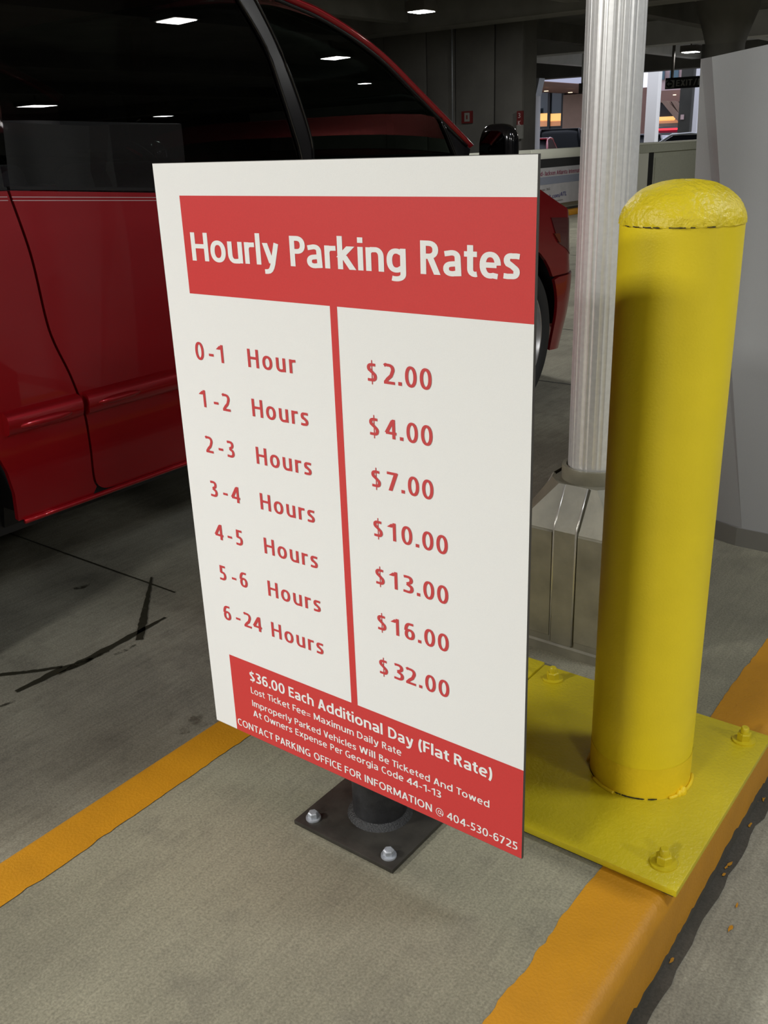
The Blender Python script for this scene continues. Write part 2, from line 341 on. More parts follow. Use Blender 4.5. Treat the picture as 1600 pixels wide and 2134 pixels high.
    G['3'] = (.60, [[(.06, .91), (.15, 1 - b2)] + arc(.27, .755, .30 - a2, .245 - b2, 85, -60, 11) + [(.22, .525)], [(.22, .525)] + arc(.28, .265, .32 - a2, .265 - b2, 70, -90, 12) + [(.14, b2 + .01), (.02, .09)]])
    G['4'] = (.70, [stem(.55 - a2 * .2, 0, 1), [(.55 - a2 * .6, .96), (.07, .30)], [(.03, .22 + b2), (.70, .22 + b2)]])
    G['5'] = (.58, [[(.54, 1 - b2), (.10, 1 - b2)], [(.10 + a2 * .8, 1), (.09 + a2 * .8, .56)], [(.09, .575)] + arc(.25, .30, .33 - a2, .30 - b2, 95, -90, 14) + [(.12, b2 + .01), (.02, .08)]])
    G['6'] = (.64, [[(.56, .93), (.46, 1 - b2)] + arc(.36, .5, .36 - a2, .5 - b2, 95, 180, 12), arc(.33, .315, .31 - a2, .32 - b2, 0, 360, 24)])
    G['7'] = (.60, [[(0, 1 - b2), (.60 - .02, 1 - b2)], [(.60 - a2 * .9, .97), (.17, 0)]])
    G['$'] = (.60, [[(.51, .84), (.40, .92 - b2)] + arc(.28, .70, .27 - a2, .22 - b2, 75, 210, 9) + [(.31, .48)] + arc(.32, .255, .26 - a2, .235 - b2, 45, -95, 9) + [(.16, .02 + b2), (.04, .10)]])
    G['-'] = (.36, [[(0, .36), (.36, .36)]])
    G['.'] = (.20, [[(.1, 0), (.1, .18)]])
    G['/'] = (.42, [[(.04, -.05), (.38, 1.05)]])
    G['='] = (.62, [[(0, .52), (.62, .52)], [(0, .22), (.62, .22)]])
    G['('] = (.28, [arc(.36, .42, .27, .66, 120, 240, 14, 2)])
    G[')'] = (.28, [arc(-.08, .42, .27, .66, 60, -60, 14, 2)])
    G['@'] = (.92, [arc(.46, .42, .40, .50, -50, 290, 30, 2), arc(.45, .43, .155, .2, 0, 360, 18, 2), [(.62, .62), (.60, .28), (.70, .22), (.80, .30), (.86, .45)]])
    for ch in list(G):
        k = 1.27 if ch in 'ouncaedpbghkrysvx' else 1.12 if ch in 'mwtf' else 1.07 if ch in 'HPREBDFTK' else 1
        if k != 1:
            w0, st = G[ch]; G[ch] = (w0 + (w0 - t) * (k - 1), [[(a2 + (px_ - a2) * k, pz_) for (px_, pz_) in q] for q in st])
    G['j'] = G['z'] = G['i']
    return G
def stroke(pts, wfun, closed, vs, fs, sx, sy, ox, oz, plane_y):
    n = len(pts); L_, R_ = [], []
    for i in range(n):
        if closed: p0, p1 = pts[(i - 1) % (n - 1)] if i in (0, n - 1) else pts[i - 1], pts[1] if i in (0, n - 1) else pts[i + 1]
        else: p0, p1 = pts[max(i - 1, 0)], pts[min(i + 1, n - 1)]
        d = Vector((p1[0] - p0[0], p1[1] - p0[1]))
        if d.length < 1e-9: d = Vector((1, 0))
        d.normalize(); nn = Vector((-d.y, d.x)); k = 1.0
        if not closed and 0 < i < n - 1:
            e = Vector((pts[i][0] - p0[0], pts[i][1] - p0[1])).normalized(); k = 1 / max(.7, abs(e.dot(d)))
        w = wfun(nn) * k / 2
        L_.append((pts[i][0] + nn.x * w, pts[i][1] + nn.y * w)); R_.append((pts[i][0] - nn.x * w, pts[i][1] - nn.y * w))
    b = len(vs)
    for p in L_ + R_: vs.append((ox + p[0] * sx, plane_y, oz + p[1] * sy))
    for i in range(n - 1): fs.append((b + n + i, b + n + i + 1, b + i + 1, b + i))
GC = {}
def word(text, x0, x1, base, cap, vs, fs, t=.17, h=.14, gap=None, plane_y=0.0, marks=None):
    """lay a word from x0 to x1: letters keep their proportion, the rest goes to tracking (gap given: scale letters instead)"""
    key = (t, h)
    if key not in GC: GC[key] = glyphs(t, h)
    G = GC[key]; ws = [G[c][0] for c in text]; nat = sum(ws); tgt = (x1 - x0) / cap; ng = len(text) - 1
    if gap is None: sxk = CONDENSE; g = (tgt - nat * sxk) / max(ng, 1)
    else:
        r = [0.55 if (a + b in ('To', 'Ti', 'Ve', 'AT', 'TA', 'Pa', 'PA', '44', 'Fe', 'ry', 'y ', '7.', 'La')) else 1 for a, b in zip(text, text[1:])]
        sxk = tgt / (nat + gap * sum(r)); g = None
    px = x0
    for i, c in enumerate(text):
        v_a, f_a = len(vs), len(fs)
        for s in G[c][1]:
            closed = len(s) > 6 and abs(s[0][0] - s[-1][0]) + abs(s[0][1] - s[-1][1]) < 1e-4
            if c == '@': wf = lambda nn: .075
            elif len(s) == 2 and abs(s[0][0] - s[1][0]) > .01 and abs(s[0][1] - s[1][1]) > .01:
                s2 = s; wf = lambda nn: t * (.93 + .12 * abs(nn.x))
                # diagonals: cut horizontally
                (xa, ya), (xb, yb) = s2; dl = math.hypot(xb - xa, yb - ya); hw = wf(Vector((abs(yb - ya) / dl, 0))) / 2 * dl / abs(yb - ya)
                b = len(vs)
                for (qx, qz) in ((xa - hw, ya), (xa + hw, ya), (xb + hw, yb), (xb - hw, yb)): vs.append((px + qx * sxk * cap, plane_y, base + qz * cap))
                fs.append((b, b + 1, b + 2, b + 3) if ya < yb else (b + 3, b + 2, b + 1, b)); continue
            elif c == '.': wf = lambda nn: .20
            elif c in '-=': wf = lambda nn: h * (1.0 if c == '-' else .75)
            else: wf = lambda nn: math.sqrt((t * nn.x) ** 2 + (h * nn.y) ** 2)
            stroke(s, wf, closed, vs, fs, sxk * cap, cap, px, base, plane_y)
        if c == '$':
            b = len(vs)
            for (qx, qz) in ((.275, -.13), (.325, -.13), (.325, 1.07), (.275, 1.07)): vs.append((px + qx * sxk * cap, plane_y, base + qz * cap))
            fs.append((b, b + 1, b + 2, b + 3))
        if marks is not None: marks.append((v_a, len(vs), f_a, len(fs)))
        px += ws[i] * sxk * cap + ((g if g is not None else gap * sxk * r[i]) * cap if i < ng else 0)
CONDENSE = 1.0
def union2d(vs, fs):
    """one clean outline mesh from the overlapping strokes of a letter"""
    S_ = 1000.0; pts = [Vector((v[0] * S_, v[2] * S_)) for v in vs]; good = []
    for f in fs:
        for i in range(1, len(f) - 1):
            p, q, r = pts[f[0]], pts[f[i]], pts[f[i + 1]]; ar = (q - p).cross(r - p)
            if abs(ar) > 1e-6: good.append([f[0], f[i], f[i + 1]] if ar > 0 else [f[0], f[i + 1], f[i]])
    v2, e2, f2, ov, oe, of = delaunay_2d_cdt(pts, [], good, 0, 1e-5)
    return [(v.x / S_, v.y / S_) for v in v2], [tuple(f) for f, o in zip(f2, of) if len(o)]
def lettering(items, m, parent, plane_y, ox, oz, name='letter', rot=None, joined=False):
    out = []; AV, AF = [], []
    for it in items:
        kw = dict(it[5]) if len(it) > 5 else {}
        marks = []; vs, fs = [], []
        word(it[0], it[1], it[2], it[3], it[4], vs, fs, marks=marks, **kw)
        for (v0, v1, f0, f1) in marks:
            v, f = union2d(vs[v0:v1], [tuple(i - v0 for i in q) for q in fs[f0:f1]])
            P = [Vector((a + ox, plane_y, b + oz)) for a, b in v]
            if rot: P = [rot(p) for p in P]
            if joined: b = len(AV); AV += P; AF += [tuple(i + b for i in q) for q in f]
            else: out.append(link(name, P, f, m, parent))
    if joined:
        o = link('small_lettering', AV, AF, m, parent); o['kind'] = 'stuff'; return o
    return out

# ================================================================== LARGE STRUCTURE
FZ = -.13                                                       # level of the driving lanes
ISL_X0, ISL_X1, ISL_Y0, ISL_Y1 = -1.25, -.344, -5.5, 7.0
fl = box('floor', -32, 30, -18, 26.3, FZ - .3, FZ, M['lane']); struct(fl, 'worn grey concrete driving lanes of the parking garage')
# saw-cut joints of the lane slabs
def joint(pts, w, m=None, name='slab_joint', z=.0012):
    bm = bmesh.new()
    for a, b in zip(pts, pts[1:]):
        a, b = Vector((a[0], a[1], 0)), Vector((b[0], b[1], 0)); d = (b - a).normalized(); nn = Vector((-d.y, d.x, 0)) * w / 2
        vv = [bm.verts.new((q.x, q.y, FZ + z)) for q in (a + nn, a - nn, b - nn, b + nn)]; bm.faces.new(vv)
    return from_bm(name, bm, m or M['grease'], fl)
joint([(-7.0, 1.55), (-1.97, 1.56)], .006)
joint([(-1.7, 4.3), (-7.0, 4.35)], .012); joint([(-1.6, 5.6), (-7.0, 5.7)], .012); joint([(-1.5, 9.3), (-7, 9.4)], .02)
joint([(-.3, -.55), (7, -.6)], .008); joint([(-.2, 3.0), (9, 3.0)], .008); joint([(2.2, -6), (2.2, 20)], .008); joint([(6.2, -6), (6.2, 20)], .008)
joint([(-.2, 7.5), (12, 7.5)], .008); joint([(-.2, 12), (14, 12)], .008)
# ragged grease lines left on the lane beside the van
def smear(pts, widths, seed, m, name='grease_line', n=26, z=.0024):
    rnd = random.Random(seed); P = [Vector((a, b, 0)) for a, b in pts]
    seg = [(P[i + 1] - P[i]).length for i in range(len(P) - 1)]; T = sum(seg); L1, L2 = [], []
    for k in range(n + 1):
        s = T * k / n; i = 0
        while i < len(seg) - 1 and s > seg[i]: s -= seg[i]; i += 1
        d = (P[i + 1] - P[i]).normalized(); q = P[i] + d * s; nn = Vector((-d.y, d.x, 0)); f = k / n * (len(widths) - 1); j = min(int(f), len(widths) - 2)
        w = widths[j] + (widths[j + 1] - widths[j]) * (f - j)
        L1.append(q + nn * w * .5 * rnd.uniform(.75, 1.2)); L2.append(q - nn * w * .5 * rnd.uniform(.75, 1.2))
    vs = [(p.x, p.y, FZ + z) for p in L1 + L2]; fs = [(i, i + 1, n + 2 + i, n + 1 + i) for i in range(n)]
    return link(name, vs, fs, m, fl)
g = lambda u, v: tuple(on_z(u, v, FZ).xy)
smear([g(316, 1204), g(303, 1270), g(297, 1300), g(291, 1335)], [.006, .012, .022, .018], 1, M['grease'])
smear([g(345, 1288), g(300, 1312), g(240, 1345), g(165, 1385), g(120, 1400), g(34, 1443)], [.008, .018, .022, .026, .022, .012], 2, M['grease'])
smear([g(130, 1391), g(80, 1399), g(0, 1408), g(-60, 1412)], [.012, .013, .014, .012], 3, M['grease'])
smear([g(283, 1345), g(262, 1356), g(238, 1366)], [.006, .012, .008], 4, M['grease_thin'])
smear([g(228, 1358), g(190, 1374), g(150, 1392), g(120, 1408)], [.006, .016, .018, .008], 5, M['grease_thin'])
smear([g(154, 1228), g(172, 1225), g(190, 1217)], [.010, .022, .006], 6, M['grease_thin'])
smear([g(0, 1474), g(32, 1462)], [.010, .006], 7, M['grease_thin'])

# raised island with rounded kerbs; the paint bands are parts of it
def island():
    r = .022; n = 6; prof = []
    prof += [(ISL_X0, FZ)] + [(ISL_X0 + r - r * math.cos(R(90 * k / n)), -r + r * math.sin(R(90 * k / n))) for k in range(n + 1)]
    prof += [(ISL_X1 - r + r * math.sin(R(90 * k / n)), -r + r * math.cos(R(90 * k / n))) for k in range(n + 1)] + [(ISL_X1, FZ)]
    ys = [ISL_Y0, ISL_Y1]; vs = [(x, y, z) for y in ys for (x, z) in prof]; k = len(prof)
    fs = [(i, i + 1, k + i + 1, k + i) for i in range(k - 1)] + [tuple(range(k - 1, -1, -1)), tuple(range(k, 2 * k))]
    o = link('island', vs, fs, M['island'], smooth=True); o.data.set_sharp_from_angle(angle=R(50))
    return o
isl = island(); struct(isl, 'raised concrete island with rounded kerbs and orange painted edges')
def ribbon(name, prof_fn, y0, y1, step, m, parent):
    ys = []; y = y0
    while y < y1: ys.append(y); y += step
    ys.append(y1); rows = [prof_fn(y) for y in ys]; k = len(rows[0]); vs = [(x, y, z) for y, row in zip(ys, rows) for (x, z) in row]
    fs = [(j * k + i, j * k + i + 1, (j + 1) * k + i + 1, (j + 1) * k + i) for j in range(len(ys) - 1) for i in range(k - 1)]
    o = link(name, vs, fs, m, parent, smooth=True); return o
rn = random.Random(3); jag = {}
def jit(key, y, amp, sc=60):
    k = (key, round(y * sc));
    if k not in jag: jag[k] = rn.uniform(-1, 1)
    return jag[k] * amp
def band_right(y):
    r = .022; e = .0012; inner = -.456 + jit('a', y, .0022) + jit('b', y, .002, 9)
    row = [(inner, e), (-.40, e), (ISL_X1 - r, e)]
    row += [(ISL_X1 - r + (r + e) * math.sin(R(90 * k / 6)), -r + (r + e) * math.cos(R(90 * k / 6))) for k in range(1, 7)]
    low = -.106 + jit('c', y, .006, 25) + jit('d', y, .004, 80) + .008 * math.sin(y * 5.3)
    row += [(ISL_X1 + e, low)]; return row
ribbon('orange_stripe', band_right, ISL_Y0, ISL_Y1, .012, M['orange'], isl)['label'] = 'wide orange painted stripe wrapping the right kerb'
def band_left(y):
    r = .022; e = .0012; row = [(ISL_X0 - e, -.10)]
    row += [(ISL_X0 + r - (r + e) * math.cos(R(90 * k / 6)), -r + (r + e) * math.sin(R(90 * k / 6))) for k in range(0, 7)]
    row += [(-1.151 + jit('e', y, .0015) + jit('f', y, .002, 8), e)]; return row
ribbon('orange_stripe', band_left, ISL_Y0, ISL_Y1, .012, M['orange'], isl)['label'] = 'orange painted stripe along the left kerb'
# bare dark strip under the paint and the darker gutter band at the foot of the right kerb
def strip_low(y): return [(ISL_X1 + .0006, -.02), (ISL_X1 + .0008, FZ + .001)]
ribbon('bare_kerb_face', strip_low, ISL_Y0, ISL_Y1, .25, M['kerb_dark'], isl)
def gutter(y): return [(ISL_X1 + .0005, FZ + .0015), (ISL_X1 + .028 + jit('g', y, .004) + .008 * math.sin(y * 2.1 + 2), FZ + .0015)]
ribbon('gutter_band', gutter, ISL_Y0, ISL_Y1, .03, M['kerb_dark'], fl)
# drips of orange paint in the gutter
for k, (u, v) in enumerate([(1575, 1672), (1562, 1722), (1520, 1802), (1508, 1826), (1535, 1888), (1522, 1938), (1398, 2004), (1513, 1810), (1590, 1668)]):
    c = on_z(u, v, FZ); rr = random.Random(k); nn = 7; pts = []
    for i in range(nn):
        a = 2 * math.pi * i / nn; ra = rr.uniform(.3, 1); pts.append((c.x + math.cos(a) * .004 * ra, c.y + math.sin(a) * .010 * ra, FZ + .003))
    link('paint_drip', pts, [tuple(range(nn))], M['orange'], fl)
# rust-brown dirt patch by the left kerb
smear([g(445, 1492), g(410, 1510), g(372, 1532)], [.05, .06, .01], 9, M['dirt'], name='dirt_patch')

# ceiling: slab, stems of the precast tees along the lanes, girders across
cz = 3.05
struct(box('ceiling', -32, 30, -18, 20, cz, cz + .3, M['ceil']), 'dark precast concrete ceiling'); struct(box('ceiling', -32, 30, 20, 26.4, cz, cz + .3, M['ceil_daylit']), 'far bay of the ceiling, daylight put into its pale colour')
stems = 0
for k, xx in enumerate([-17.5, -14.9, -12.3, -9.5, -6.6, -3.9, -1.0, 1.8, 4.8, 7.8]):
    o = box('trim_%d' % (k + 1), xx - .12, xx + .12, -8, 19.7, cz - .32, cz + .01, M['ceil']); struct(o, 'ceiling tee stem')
    o = box('trim_%d' % (k + 21), xx - .12, xx + .12, 20.1, 26, cz - .32, cz + .01, M['ceil_daylit']); struct(o, 'ceiling tee stem, daylight put into its pale colour')
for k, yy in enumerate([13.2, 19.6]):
    o = box('trim_%d' % (k + 11), -30, 28, yy, yy + .5, cz - .42, cz, M['ceil_daylit' if yy > 15 else 'ceil']); struct(o, 'cross girder under the ceiling')
struct(box('trim_13', -32, 30, 25.9, 26.4, 2.53, cz, M['wall']), 'edge beam above the garage opening')
# enclosing walls
struct(box('wall_right', 15.0, 15.4, -18, 26.4, FZ, cz, M['wall']), 'far concrete wall')
struct(box('wall_left', -32.4, -32, -18, 26.4, FZ, cz, M['wall']), 'far concrete wall')
struct(box('wall_near', -32, 15, -18.4, -18, FZ, cz, M['wall']), 'concrete wall behind the viewer')
struct(box('wall_far_left', -32, -15.9, 26.0, 26.4, FZ - .6, cz, M['wall']), 'dark far garage wall')
struct(box('wall_far_right', -7.6, 15, 26.0, 26.4, FZ - .6, cz, M['wall']), 'dark far garage wall')
# thick concrete wall block behind the van, cast in vertical lifts with recessed joints
wb = box('wall_back', -13.2, -7.86, 14.02, 14.5, FZ, cz, M['wall']); struct(wb, 'dark concrete wall behind the van with vertical joints')
xs = [-10.44, -9.58, -9.03, -8.30, -7.80]
for a, b in zip(xs, xs[1:]):
    box('wall_panel', a + .012, b - .012, 13.96, 14.06, FZ, 2.9, M['wall'], wb, bev=.01)
box('wall_panel', -13.2, -10.46, 14.00, 14.06, FZ, 2.9, M['wall'], wb)
# ================================================================== STREET AND BUILDING OUTSIDE
GZ = -.45
st = box('ground', -60, 30, 26.3, 80, GZ - .3, GZ, M['lane']); struct(st, 'street outside the garage')
def Yq(name, u0, v0, u1, v1, y, m, parent, dy=.1):
    a, b = on_y(u0, v0, y), on_y(u1, v1, y)
    return box(name, a.x, b.x, y, y + dy, min(a.z, b.z), max(a.z, b.z), m, parent)
bd = empty('terminal_building', (-21, 46, GZ), 'brown and glass building with lit orange band seen through the garage opening', 'building')
a0, a1 = on_y(1085, 170, 45), on_y(1480, 176, 45)
xm = on_y(1355, 200, 46.2).x
box('wall', a0.x - 3, xm, 46.2, 47, GZ, 3.0, M['brown'], bd, 0); box('wall', xm, a1.x + 3, 46.2, 47, GZ, 9.0, M['brown'], bd, 0)
# canopy with sloping soffit
ca, cb_ = on_y(1108, 168.5, 41), on_y(1230, 177, 41); cc, ce = on_y(1240, 199, 46.2), on_y(1100, 192, 46.2)
poly3('canopy', [ca, cb_, cc, ce], M['brown'], bd, (0, 0, .02))
for (u, v) in ((1168, 181), (1138, 190), (1188, 193)):
    q = on_y(u, v, 43.5); bm = bmesh.new(); bx(bm, q.x - .09, q.x + .09, 43.45, 43.55, q.z - .01, q.z + .02); from_bm('downlight', bm, M['downlight'], bd)
for (u0, u1) in ((1112, 1142), (1143.5, 1171)):
    Yq('pane', u0, 194, u1, 236, 46.0, M['darkglass'], bd)
    Yq('lit_panel', u0, 237, u1, 252, 46.0, M['orange_lit'], bd)
    Yq('counter_panel', u0, 252, u1, 264, 46.0, M['orange_dim'], bd)
Yq('mullion', 1141.5, 194, 1143.8, 290, 45.9, M['black_matte'], bd)
Yq('mullion', 1170, 194, 1173, 290, 45.9, M['black_matte'], bd)
Yq('lower_wall', 1100, 265, 1173, 300, 45.95, M['black_matte'], bd)
Yq('tan_wall', 1173.5, 198, 1240, 274, 45.6, M['tan'], bd, .5)
Yq('blue_screen', 1114, 226, 1124, 236, 45.8, M['blueglass'], bd)
# right part of the building between the columns
Yq('upper_wall', 1366, 146, 1460, 190, 45.4, M['pale_box'], bd, .3)
Yq('pane', 1370.5, 146, 1383, 166, 45.2, M['blueglass'], bd)
Yq('pane', 1396, 144, 1412, 166, 45.2, M['blueglass'], bd)
Yq('dark_bay', 1366, 208, 1460, 244, 45.4, M['black_matte'], bd, .2)
Yq('soffit_band', 1366, 190, 1460, 209, 45.2, M['brown'], bd)
Yq('lit_panel', 1364, 244, 1405, 251, 45.2, M['orange_lit'], bd)
Yq('counter_panel', 1364, 251, 1412, 258, 45.2, M['orange_dim'], bd)
Yq('sill_band', 1364, 258, 1415, 264, 45.1, M['tan'], bd)
p = [on_y(u, v, 44.6) for (u, v) in ((1376, 210), (1388, 210), (1416, 240), (1416, 256), (1404, 244))]
poly3('stair_stringer', p, M['tan'], bd, (0, .4, 0))
p = [on_y(u, v, 44.7) for (u, v) in ((1398, 210), (1406, 211), (1417, 226), (1417, 240))]
poly3('stair_stringer', p, M['tan'], bd, (0, .4, 0))
Yq('blue_sign', 1449.5, 204, 1460, 216, 45.0, M['blue_lit'], bd)
Yq('downlight', 1402, 197, 1407, 198.5, 45.0, M['downlight'], bd)
rebase(bd)
pbx = empty('sky_backdrop', (-30, 62, GZ), 'pale wall added to stand in for the sky behind the brown canopy', 'building')
q = on_y(1160, 170, 62); box('wall', q.x - 8, q.x + 5, 62, 63, GZ, 12, M['sky_pale'], pbx); rebase(pbx)  # added backdrop in place of the bright sky above the canopy

# columns standing at the edge of the garage
def column(name, u0, u1, y, z1, m, label, cat='column', dy=.3, bracket=False):
    a, b = on_y(u0, 240, y), on_y(u1, 240, y); cx = (a.x + b.x) / 2; w = abs(b.x - a.x)
    z0 = FZ if y < 26.4 else GZ
    e = empty(name, (cx, y, z0), label, cat)
    box('shaft', cx - w / 2, cx + w / 2, y, y + dy, z0, z1, m, e, bev=.02)
    box('base_plate', cx - w / 2 - .06, cx + w / 2 + .06, y - .05, y + dy + .05, z0, z0 + .03, m, e)
    if bracket:
        poly3('bracket', [(cx - w / 2, y, z1 - .42), (cx + w / 2, y, z1 - .42), (cx + w / 2 + .10, y, z1), (cx + .02, y, z1)], M['galvanised'], e, (0, dy, 0))
    rebase(e); return e
column('steel_column', 1099.5, 1115, 24.0, 2.45, M['steel_white'], 'white steel column beside the dark garage wall', bracket=True)
column('pale_column', 1344, 1367, 31.0, 3.4, M['pale_col'], 'wide white column right of the fluted pole')
column('concrete_column', 1413, 1438, 32.4, 3.7, M['ceil_dark'], 'dark concrete column behind the exit sign')
column('twin_post', 1436, 1441, 32.9, 3.7, M['steel_white'], 'thin white post beside dark column, left one of a pair', dy=.08)
column('twin_post', 1443, 1453, 32.2, 3.7, M['steel_white'], 'white post nearest the grey cabinet, right one of a pair', dy=.12)
o = Yq('wall_notice', 1418, 239, 1424, 249, 32.34, M['pale_box'], None, .03); tag(o, 'small pink notice on the dark concrete column', 'notice')
# signs and fittings on the dark wall
fb = empty('fire_extinguisher_sign', (-8.79, 13.95, 1.3), 'small square red sign with pale pictogram on the dark wall', 'sign')
box('plate', -8.89, -8.69, 13.93, 13.96, 1.28, 1.46, M['red_box'], fb); box('pictogram', -8.83, -8.735, 13.922, 13.93, 1.305, 1.435, M['exit_text'], fb)
box('keyhole', -8.79, -8.77, 13.915, 13.922, 1.34, 1.40, M['red_box'], fb); rebase(fb)
rs = empty('red_wall_sign', (-7.85, 13.6, 1.0), 'tall narrow red and grey sign at the end of the dark wall', 'sign')
box('red_plate', -7.86, -7.76, 13.90, 13.94, 1.22, 1.42, M['red_box'], rs); box('grey_plate', -7.86, -7.76, 13.90, 13.94, 1.02, 1.22, M['exit_text'], rs)
lettering([('3', .01, .045, .05, .07), ('K', .01, .05, -.06, .07)], M['pale_box'], rs, 13.895, -7.845, 1.27); rebase(rs)
cn = empty('wall_conduit', (-9.06, 13.93, 1.2), 'thin metal conduit running down the dark wall', 'conduit')
tube('pipe', [(-9.06, 13.93, 2.9), (-9.06, 13.93, 1.26)], .012, M['galvanised'], cn); box('junction_box', -9.08, -9.03, 13.90, 13.96, 1.20, 1.27, M['galvanised'], cn); rebase(cn)
# hanging exit sign
es = empty('hanging_exit_sign', (-8.2, 22, 2.9), 'black hanging sign reading EXIT with round arrow beside grey cabinet', 'sign')
A_, B_ = on_y(1388, 163, 22), on_y(1388, 186, 22); sx0, sz1, sz0 = A_.x, A_.z, B_.z
box('board', sx0, sx0 + 1.55, 21.96, 22.04, sz0, sz1, M['exit_black'], es)
hgt = sz1 - sz0
tube('hanger', [(sx0 + .13, 22.0, sz1), (sx0 + .13, 22.0, cz + .05)], .035, M['lamp_body'], es)
tube('hanger', [(sx0 + 1.4, 22.0, sz1), (sx0 + 1.4, 22.0, cz + .05)], .035, M['lamp_body'], es)
box('arrow_panel', sx0 + .01, sx0 + .21, 21.945, 21.96, sz0 + .02, sz1 - .05, M['exit_text'], es)
lathe('arrow_disc', [(.075, -.005), (.075, .005)], M['exit_black'], es, n=24, loc=(sx0 + .105, 21.938, (sz0 + sz1) / 2 - .012)).rotation_euler = (R(90), 0, 0)
poly3('arrow', [(sx0 + .05, 21.925, (sz0 + sz1) / 2 - .012), (sx0 + .10, 21.925, (sz0 + sz1) / 2 + .03), (sx0 + .10, 21.925, (sz0 + sz1) / 2 + .0), (sx0 + .16, 21.925, (sz0 + sz1) / 2), (sx0 + .16, 21.925, (sz0 + sz1) / 2 - .025), (sx0 + .10, 21.925, (sz0 + sz1) / 2 - .025), (sx0 + .10, 21.925, (sz0 + sz1) / 2 - .055)], M['exit_text'], es, (0, .005, 0))
lettering([('EXIT', .25, .61, .045, .125, dict(t=.2, h=.17, gap=.12)), ('/', .64, .70, .045, .125, dict(t=.15, h=.15, gap=.1)), ('P', .735, .83, .045, .125, dict(t=.2, h=.17, gap=.12))], M['exit_text'], es, 21.95, sx0, sz0); rebase(es)
hs = empty('hanging_sensor', (-10.75, 22, 2.9), 'grey pole hanging from ceiling with small box beside the fluted pole', 'ceiling fitting')
q0, q1 = on_y(1216, 95, 22), on_y(1213, 195, 22)
tube('pole', [(q1.x, 22, cz + .05), (q1.x, 22, q1.z + .05)], .035, M['ceil_daylit'], hs); box('box', q1.x - .07, q1.x + .05, 21.95, 22.05, q1.z, q1.z + .22, M['lamp_body'], hs); rebase(hs)
# round concrete column with capital behind the cabinet
rc = empty('round_column', (-5.0, 16.6, FZ), 'dark round column with wide capital above the grey cabinet', 'column')
q = on_y(1512, 80, 16.6)
lathe('shaft', [(.30, FZ), (.30, cz - .75)], M['ceil'], rc, n=32, loc=(q.x, 16.6, 0)); lathe('capital', [(.30, cz - .75), (.36, cz - .55), (.47, cz - .25), (.50, cz)], M['ceil'], rc, n=32, loc=(q.x, 16.6, 0))
rc.location = (q.x, 16.6, FZ); rebase(rc)

# ------------------------------------------------------------------ lamps
M['lamps'] = {}
def lamp(x, y, z, s, power, tint, where):
    e = empty('ceiling_lamp', (x, y, z), 'square ceiling lamp hanging ' + where, 'lamp', 'square lamps hanging from the garage ceiling')
    k = (power, tint)
    if k not in M['lamps']: M['lamps'][k] = mat('lamp_glow_%g' % power, (1, 1, 1), .5, emit=tint, estr=power)
    bm = bmesh.new(); bx(bm, x - s / 2 - .03, x + s / 2 + .03, y - s / 2 - .03, y + s / 2 + .03, z + .012, z + .14, .01); from_bm('housing', bm, M['lamp_body'], e, smooth=35)
    link('diffuser', [(x - s / 2, y - s / 2, z + .006), (x - s / 2, y + s / 2, z + .006), (x + s / 2, y + s / 2, z + .006), (x + s / 2, y - s / 2, z + .006)], [(0, 1, 2, 3)], M['lamps'][k], e)
    tube('stem', [(x, y, z + .13), (x, y, cz)], .015, M['lamp_body'], e); rebase(e); return e
for q in LAMPS: lamp(*q)

# ------------------------------------------------------------------ parapet with banner (runs along the lane, x = -7.2)
BX = -7.2
pb = empty('barrier_wall', (BX - .1, 16, FZ), 'pale green-grey parapet along the far side of the van lane', 'barrier')
def bar_run(y0, y1, zb, parent):
    box('body', BX - .22, BX - .03, y0, y1, -.02, .72, M['barrier'], parent)
    box('cap', BX - .26, BX + .02, y0, y1, .72, .86, M['barrier_cap'], parent, bev=.012)
bar_run(8.0, 13.13, 0, pb); bar_run(13.16, 16.2, 0, pb)
box('body', BX - .22, BX - .02, 17.0, 24, -.02, .70, M['barrier'], pb); box('cap', BX - .26, BX + .02, 16.2, 24, .84, .87, M['barrier_cap'], pb)
box('rail', BX - .22, BX + .01, 16.2, 24, .70, .84, M['barrier'], pb)
box('slot', BX - .20, BX - .01, 17.62, 17.86, 0, .70, M['black_matte'], pb); box('post', BX - .21, BX + .0, 16.9, 17.6, -.02, .70, M['barrier_cap'], pb)
box('panel', BX - .2, BX - .005, 17.95, 24, .0, .60, M['barrier'], pb)
box('foot', BX - .22, BX + .0, 8, 24, FZ, -.02, M['kerb_dark'], pb); rebase(pb)
kb = empty('painted_kerb', (BX + .2, 14, FZ), 'orange painted kerb at the foot of the parapet', 'kerb')
box('kerb_face', BX + .02, BX + .17, 8, 24, FZ, -.05, M['orange'], kb, bev=.01); rebase(kb)
bn = empty('printed_banner', (BX, 14.5, 0.05), 'white printed banner hanging on the parapet beside the pole', 'banner')
box('mesh_top', BX + .025, BX + .04, 12.9, 16.1, .60, .725, M['black_matte'], bn)
box('vinyl', BX + .03, BX + .045, 12.9, 16.1, .06, .60, M['banner'], bn)
box('grey_panel', BX + .045, BX + .047, 12.9, 16.1, .36, .47, M['banner_grey'], bn)
def along_y(v): return Vector((BX + .050, v.x, v.z))
